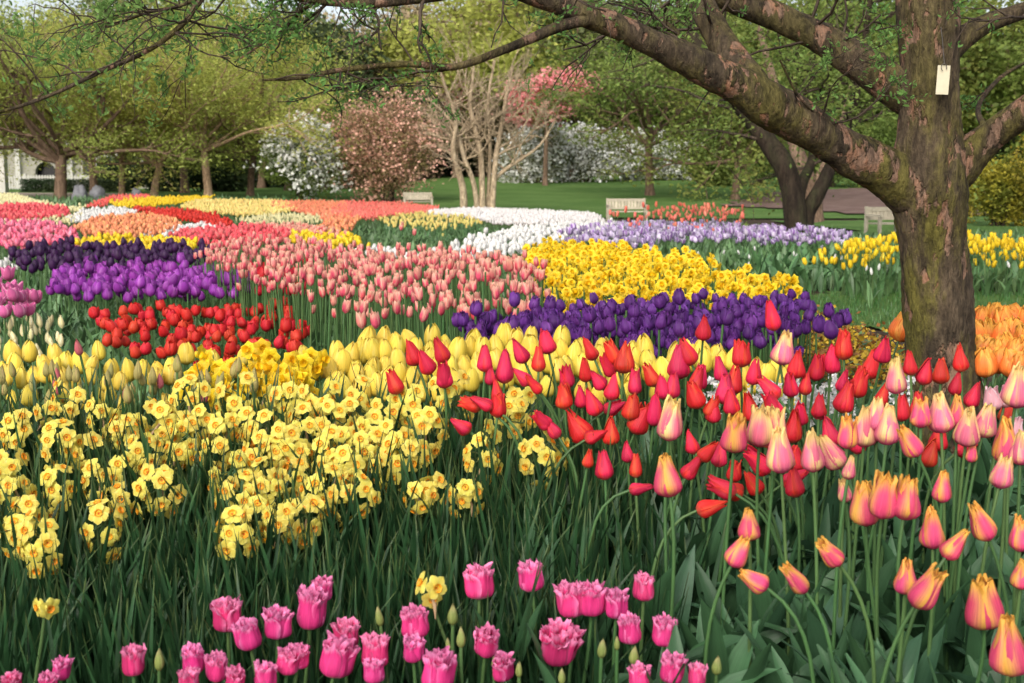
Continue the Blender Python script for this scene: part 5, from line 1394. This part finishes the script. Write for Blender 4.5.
# far beds: masses of one colour
FAR = (
    ("white_and_rose_tulips", 'whitepink', 'egg', [(424, 209), (470, 207), (520, 208), (592, 212), (606, 219), (560, 222), (500, 221), (470, 215), (430, 212)], .42, .09, .17, "white tulips with rose bases in a band behind the yellow strip"),
    ("yellow_tulips", 'lemon', 'gob', [(372, 215), (420, 211), (470, 214), (487, 222), (440, 228), (390, 223)], .42, .08, .33, "yellow tulips in a thin strip above tall green stems"),
    ("orange_coral_tulips", 'salmon', 'egg', [(330, 209), (345, 200), (400, 201), (440, 206), (425, 210), (370, 216), (335, 216)], .45, .09, .17, "orange coral tulips in a band in front of the pink bush"),
    ("tangerine_tulips", 'tangerine', 'egg', [(272, 200), (345, 200), (352, 213), (330, 222), (318, 214), (300, 210), (270, 205)], .45, .09, .17, "tangerine tulips between the pale yellow and the coral bands"),
    ("pale_yellow_tulips", 'lemon', 'egg', [(180, 204), (200, 198), (282, 199), (300, 207), (275, 212), (240, 213), (210, 210), (186, 208)], .45, .09, .17, "pale yellow tulips in a wide far band"),
    ("golden_tulips", 'gold', 'egg', [(108, 201), (125, 197), (180, 195.5), (215, 195), (205, 199), (180, 201), (150, 204), (120, 205)], .42, .09, .19, "golden yellow tulips at the foot of the grove"),
    ("rosy_red_tulips", 'coral', 'egg', [(86, 204), (110, 195), (148, 193.5), (150, 196.5), (112, 201), (95, 206)], .42, .09, .2, "rosy red tulips beside the grey boulders"),
    ("cream_tulips", 'cream', 'egg', [(-10, 193), (14, 193), (36, 199), (70, 205), (86, 205), (80, 209), (30, 203), (-10, 203)], .42, .09, .18, "cream tulips at the far left end"),
    ("coral_red_tulips", 'coral', 'egg', [(-10, 203), (30, 202), (66, 205), (70, 212), (40, 216), (-10, 217)], .45, .09, .16, "coral red tulips in the far left bed"),
    ("cream_white_tulips", 'cream', 'gob', [(-10, 217), (70, 213), (82, 210), (80, 220), (40, 222), (-10, 222)], .40, .085, .2, "creamy tulips in a narrow line behind the bright pink ones"),
    ("pure_white_tulips", 'white', 'egg', [(64, 216), (85, 208), (112, 206), (142, 208), (130, 213), (100, 216), (80, 219)], .42, .09, .17, "pure white tulips in a bright patch of the far left beds"),
    ("salmon_tulips", 'tangerine', 'egg', [(74, 222), (100, 215), (150, 212), (172, 216), (184, 221), (170, 228), (120, 234), (84, 232)], .45, .085, .16, "salmon orange tulips behind the yellow strip"),
    ("scarlet_tulips", 'scarlet', 'egg', [(130, 206), (180, 208), (216, 213), (234, 221), (222, 223), (190, 218), (150, 212)], .45, .09, .15, "scarlet tulips in a slanting far strip"),
    ("white_tulip_patch", 'white', 'egg', [(136, 230), (165, 225), (205, 221), (226, 223), (205, 228), (165, 233), (140, 235)], .40, .085, .17, "white tulips in small patches behind the red ones"),
    ("green_white_tulips", 'cream', 'bud', [(236, 218), (265, 212), (320, 212), (345, 214), (322, 219), (250, 222)], .42, .085, .2, "pale green white tulips in a leafy far strip"),
    ("carmine_tulips", 'coral', 'egg', [(168, 232), (200, 226), (250, 223), (288, 227), (288, 237), (240, 241), (190, 238)], .45, .08, .14, "carmine tulips behind the peach drift"),
    ("pale_rose_tulips", 'peach', 'gob', [(252, 223), (300, 222), (348, 231), (340, 234), (298, 230)], .45, .085, .16, "pale rose tulips beside the carmine ones"),
    ("yellow_tulip_patch", 'gold', 'egg', [(286, 232), (320, 228), (352, 233), (368, 240), (330, 241), (294, 239)], .42, .085, .15, "yellow tulips in a patch behind the peach drift"),
    ("orange_tulip_patch", 'tangerine', 'egg', [(316, 224), (340, 214), (360, 216), (350, 226), (330, 230)], .45, .085, .18, "orange tulips at the left end of the green strip"),
)
for k, (nm, m_, st, poly, h, L, sp, lab) in enumerate(FAR):
    bed(nm, m_, st, poly, h, L, sp, lab, None, limit=0, seed=40 + k, stuff_name=nm, stuff_label=lab, parts=False, dmin=6)
bed("bright_pink_tulip", 'pink', 'egg', [(-15, 226), (0, 220), (40, 219), (70, 227), (80, 233), (78, 240), (55, 240), (-15, 242)], .48, .085, .15, "bright pink tulip, one of many in the bed at the left edge", "bright pink tulips at the left edge", seed=70, limit=290, parts=False, stuff_name="bright_pink_tulips", stuff_label="bright pink tulips at the back of the bed at the left edge")
bed("butter_yellow_tulip", 'gold', 'egg', [(72, 238), (110, 235), (170, 235), (192, 239), (204, 246), (150, 247), (80, 247)], .44, .08, .14, "butter yellow tulip, one of many in the strip behind the blackish purple tulips", "butter yellow tulips in the strip", seed=71, limit=280, parts=False, stuff_name="butter_yellow_tulips", stuff_label="butter yellow tulips at the back of the strip")
bed("small_white_tulip", 'white', 'gob', [(-15, 258), (12, 256), (20, 266), (-15, 268)], .42, .07, .13, "white tulip in the small group left of the blackish purple tulips", "white tulips at the left edge", seed=72, limit=60, parts=False)

# leaves that fill the beds behind
def strip(n, y0, y1, seed, test=None, a=-.45, b=.45, dz=-.01):
    r = np.random.default_rng(seed); y = np.sqrt(r.uniform(y0 * y0, y1 * y1, n)); x = y * r.uniform(a, b, n)
    k = ~((x > .20 * y) & (y > 5.6) & (y < 12.4))
    if test is not None: k &= test(x, y)
    x, y = x[k], y[k]
    return np.stack([x, y, G(x, y) + dz], 1)
scatter_leaves("bed_leaves", MLEAF, MT['midleaf'], strip(9000, 4.0, 11.0, 81), .8, 1.25, "green tulip leaves filling the middle beds", .15, 81)
scatter_leaves("bed_leaves", FLEAF, MT['midleaf'], strip(15000, 11.0, 30.0, 82, lambda x, y: ~((x > .07 * y + 5) & (y > 23))), .8, 1.2, "green tulip leaves filling the far beds", .15, 82)
scatter_leaves("bed_leaves", FLEAF, MT['midleaf'], strip(9000, 30.0, 57.0, 83, lambda x, y: (y < 46 + (x < -6) * 12) & (x < 3)), .9, 1.4, "green leaves filling the farthest beds", .15, 83)
scatter_leaves("bed_leaves", [leaf_arrays(.36, .075, b_, .3, 3, 7, .3, droop=dr) for b_, dr in ((.5, .1), (.9, .3), (1.2, .5), (.3, 0))], MT['midleaf'], rand_area(1900, 2.6, 9.5, 12.25, 16, lambda x, y: FX(x, y) > 740, 84), .8, 1.2, "broad blue green leaves along the edge of the bed beyond the grass path", .2, 84)
scatter_leaves("bed_leaves", [leaf_arrays(.36, .06, b_, .3, 3, 6, .3) for b_ in (.2, .4, .6)], MT['midleaf'], rand_area(2600, .5, 9.5, 13, 21, lambda x, y: FX(x, y) > 640, 85), .9, 1.25, "upright leaves under the lilac and yellow tulips", .15, 85)
# grass on the near path
gb = MB(); Pg = rand_area(9000, 1.9, 9, 8.8, 12.2, lambda x, y: in_poly(x, y, [(1.9, 9.0), (9, 8.6), (9, 12.1), (3.2, 12.2), (2.2, 10.8)]), 86, .015)
inst(gb, leaf_arrays(.05, .006, .5, .1, 2, 3), rotz(np.random.default_rng(1).uniform(0, 6.28, len(Pg))) * np.random.default_rng(2).uniform(.7, 1.4, len(Pg))[:, None, None], Pg)
MT['grassb'] = leaf_mat("grass_blade", (.05, .13, .028))
tag(obj("grass", gb.build("grass", MT['grassb'])), "short grass blades growing on the path between the beds", kind='stuff')

# brown and yellow wallflowers between the violet tulips and the trunk
MT['wall_y'] = plain_mat("mustard_wallflower", (.50, .33, .03), amt=.35, trans=.2, bump=0.01)
MT['wall_b'] = plain_mat("russet_wallflower", (.20, .085, .02), amt=.35, trans=.2, bump=0.01)
Pw = bed_points([(782, 322), (800, 312), (840, 318), (880, 335), (905, 350), (905, 376), (850, 372), (790, 345)], .28, .05, 91, 4.5)
r = np.random.default_rng(91); wb = MB()
top = np.concatenate([Pw + np.array([0, 0, .25]) + r.normal(0, .035, Pw.shape) for _ in range(9)])
leaf_cloud(wb, top[: len(top) // 2], 1, .015, .024, r, mat=0, asp=.9); leaf_cloud(wb, top[len(top) // 2:], 1, .015, .024, r, mat=1, asp=.9)
low = np.concatenate([Pw + r.normal(0, .04, Pw.shape) + np.array([0, 0, 1]) * r.uniform(.02, .22, (len(Pw), 1)) for _ in range(9)])
leaf_cloud(wb, low, 1, .01, .06, r, mat=2, asp=.25)
tag(obj("wallflowers", wb.build("wallflowers", [MT['wall_y'], MT['wall_b'], MT['midleaf']], False)), "mustard and russet wallflowers in a low patch left of the big trunk", kind='stuff')

# small white hyacinths low among the red tulips, pale pink tulips right of the trunk
def hyacinth(x, y, d, seed):
    P = unproj(x, y, d); g0 = gz(P[0], P[1]); r = np.random.default_rng(seed); h = P[2] - g0
    root = empty("white_hyacinth", (P[0], P[1], g0), "small white hyacinth spike, one of several low among the red tulips", "hyacinth", "white hyacinths among the red tulips")
    obj("stem", stem_mb(h + .03, .003).build("stem", MT['stem']), root)
    mb = MB()
    for k in range(26):
        a, z = r.uniform(0, 6.28), r.uniform(-.045, .045)
        q = np.array([math.cos(a) * .016, math.sin(a) * .016, h + z]); ax = frame_to((math.cos(a), math.sin(a), -.1), r.uniform(0, 6))
        for j in range(4):
            s = .010; c = ax @ rotz(j * PI / 2)
            V = np.array([(0, 0, 0), (.5, -.4, .7), (1.1, 0, 1.0), (.5, .4, .7)]) * s
            mb.add(V @ c.T + q, [(0, 1, 2, 3)])
    obj("flower", mb.build("flower", MT['white']), root)
    for i in range(3): obj("leaf", random.choice(DLEAF_ME), root, (0, 0, 0), rotz(r.uniform(0, 6.28)), float(min(1.1, h / .5)))
for i, (x, y) in enumerate(((757, 396), (766, 402), (778, 400), (800, 398), (806, 392), (812, 404), (826, 394), (838, 388), (804, 410), (905, 392), (896, 400), (846, 410), (712, 396))):
    hyacinth(x, y, random.uniform(3.0, 3.3), i)
MT['palepink'] = petal_mat("pale_pink_petal", (.82, .42, .46), edge=(.84, .66, .68), foot=(.7, .2, .28))
PO = bloom_set("pale_bloom", 'blendo', MT['palepink'], 2, ruffle=.03)
for (x, y, h, lean, lab) in ((992, 398, 26, -10, "pale pink open tulip half hidden behind a red one, right of the trunk"), (1006, 396, 24, 12, "pale pink tulip with spread petals under the highest striped tulip at the right"), (1016, 428, 26, 5, "pale pink tulip low at the right edge between striped ones")):
    plant("pale_pink_tulip", x, y, 2.7, pxlen(h, 2.7), lean, PO, lab, "pale pink tulips right of the trunk", "tulip", 2)
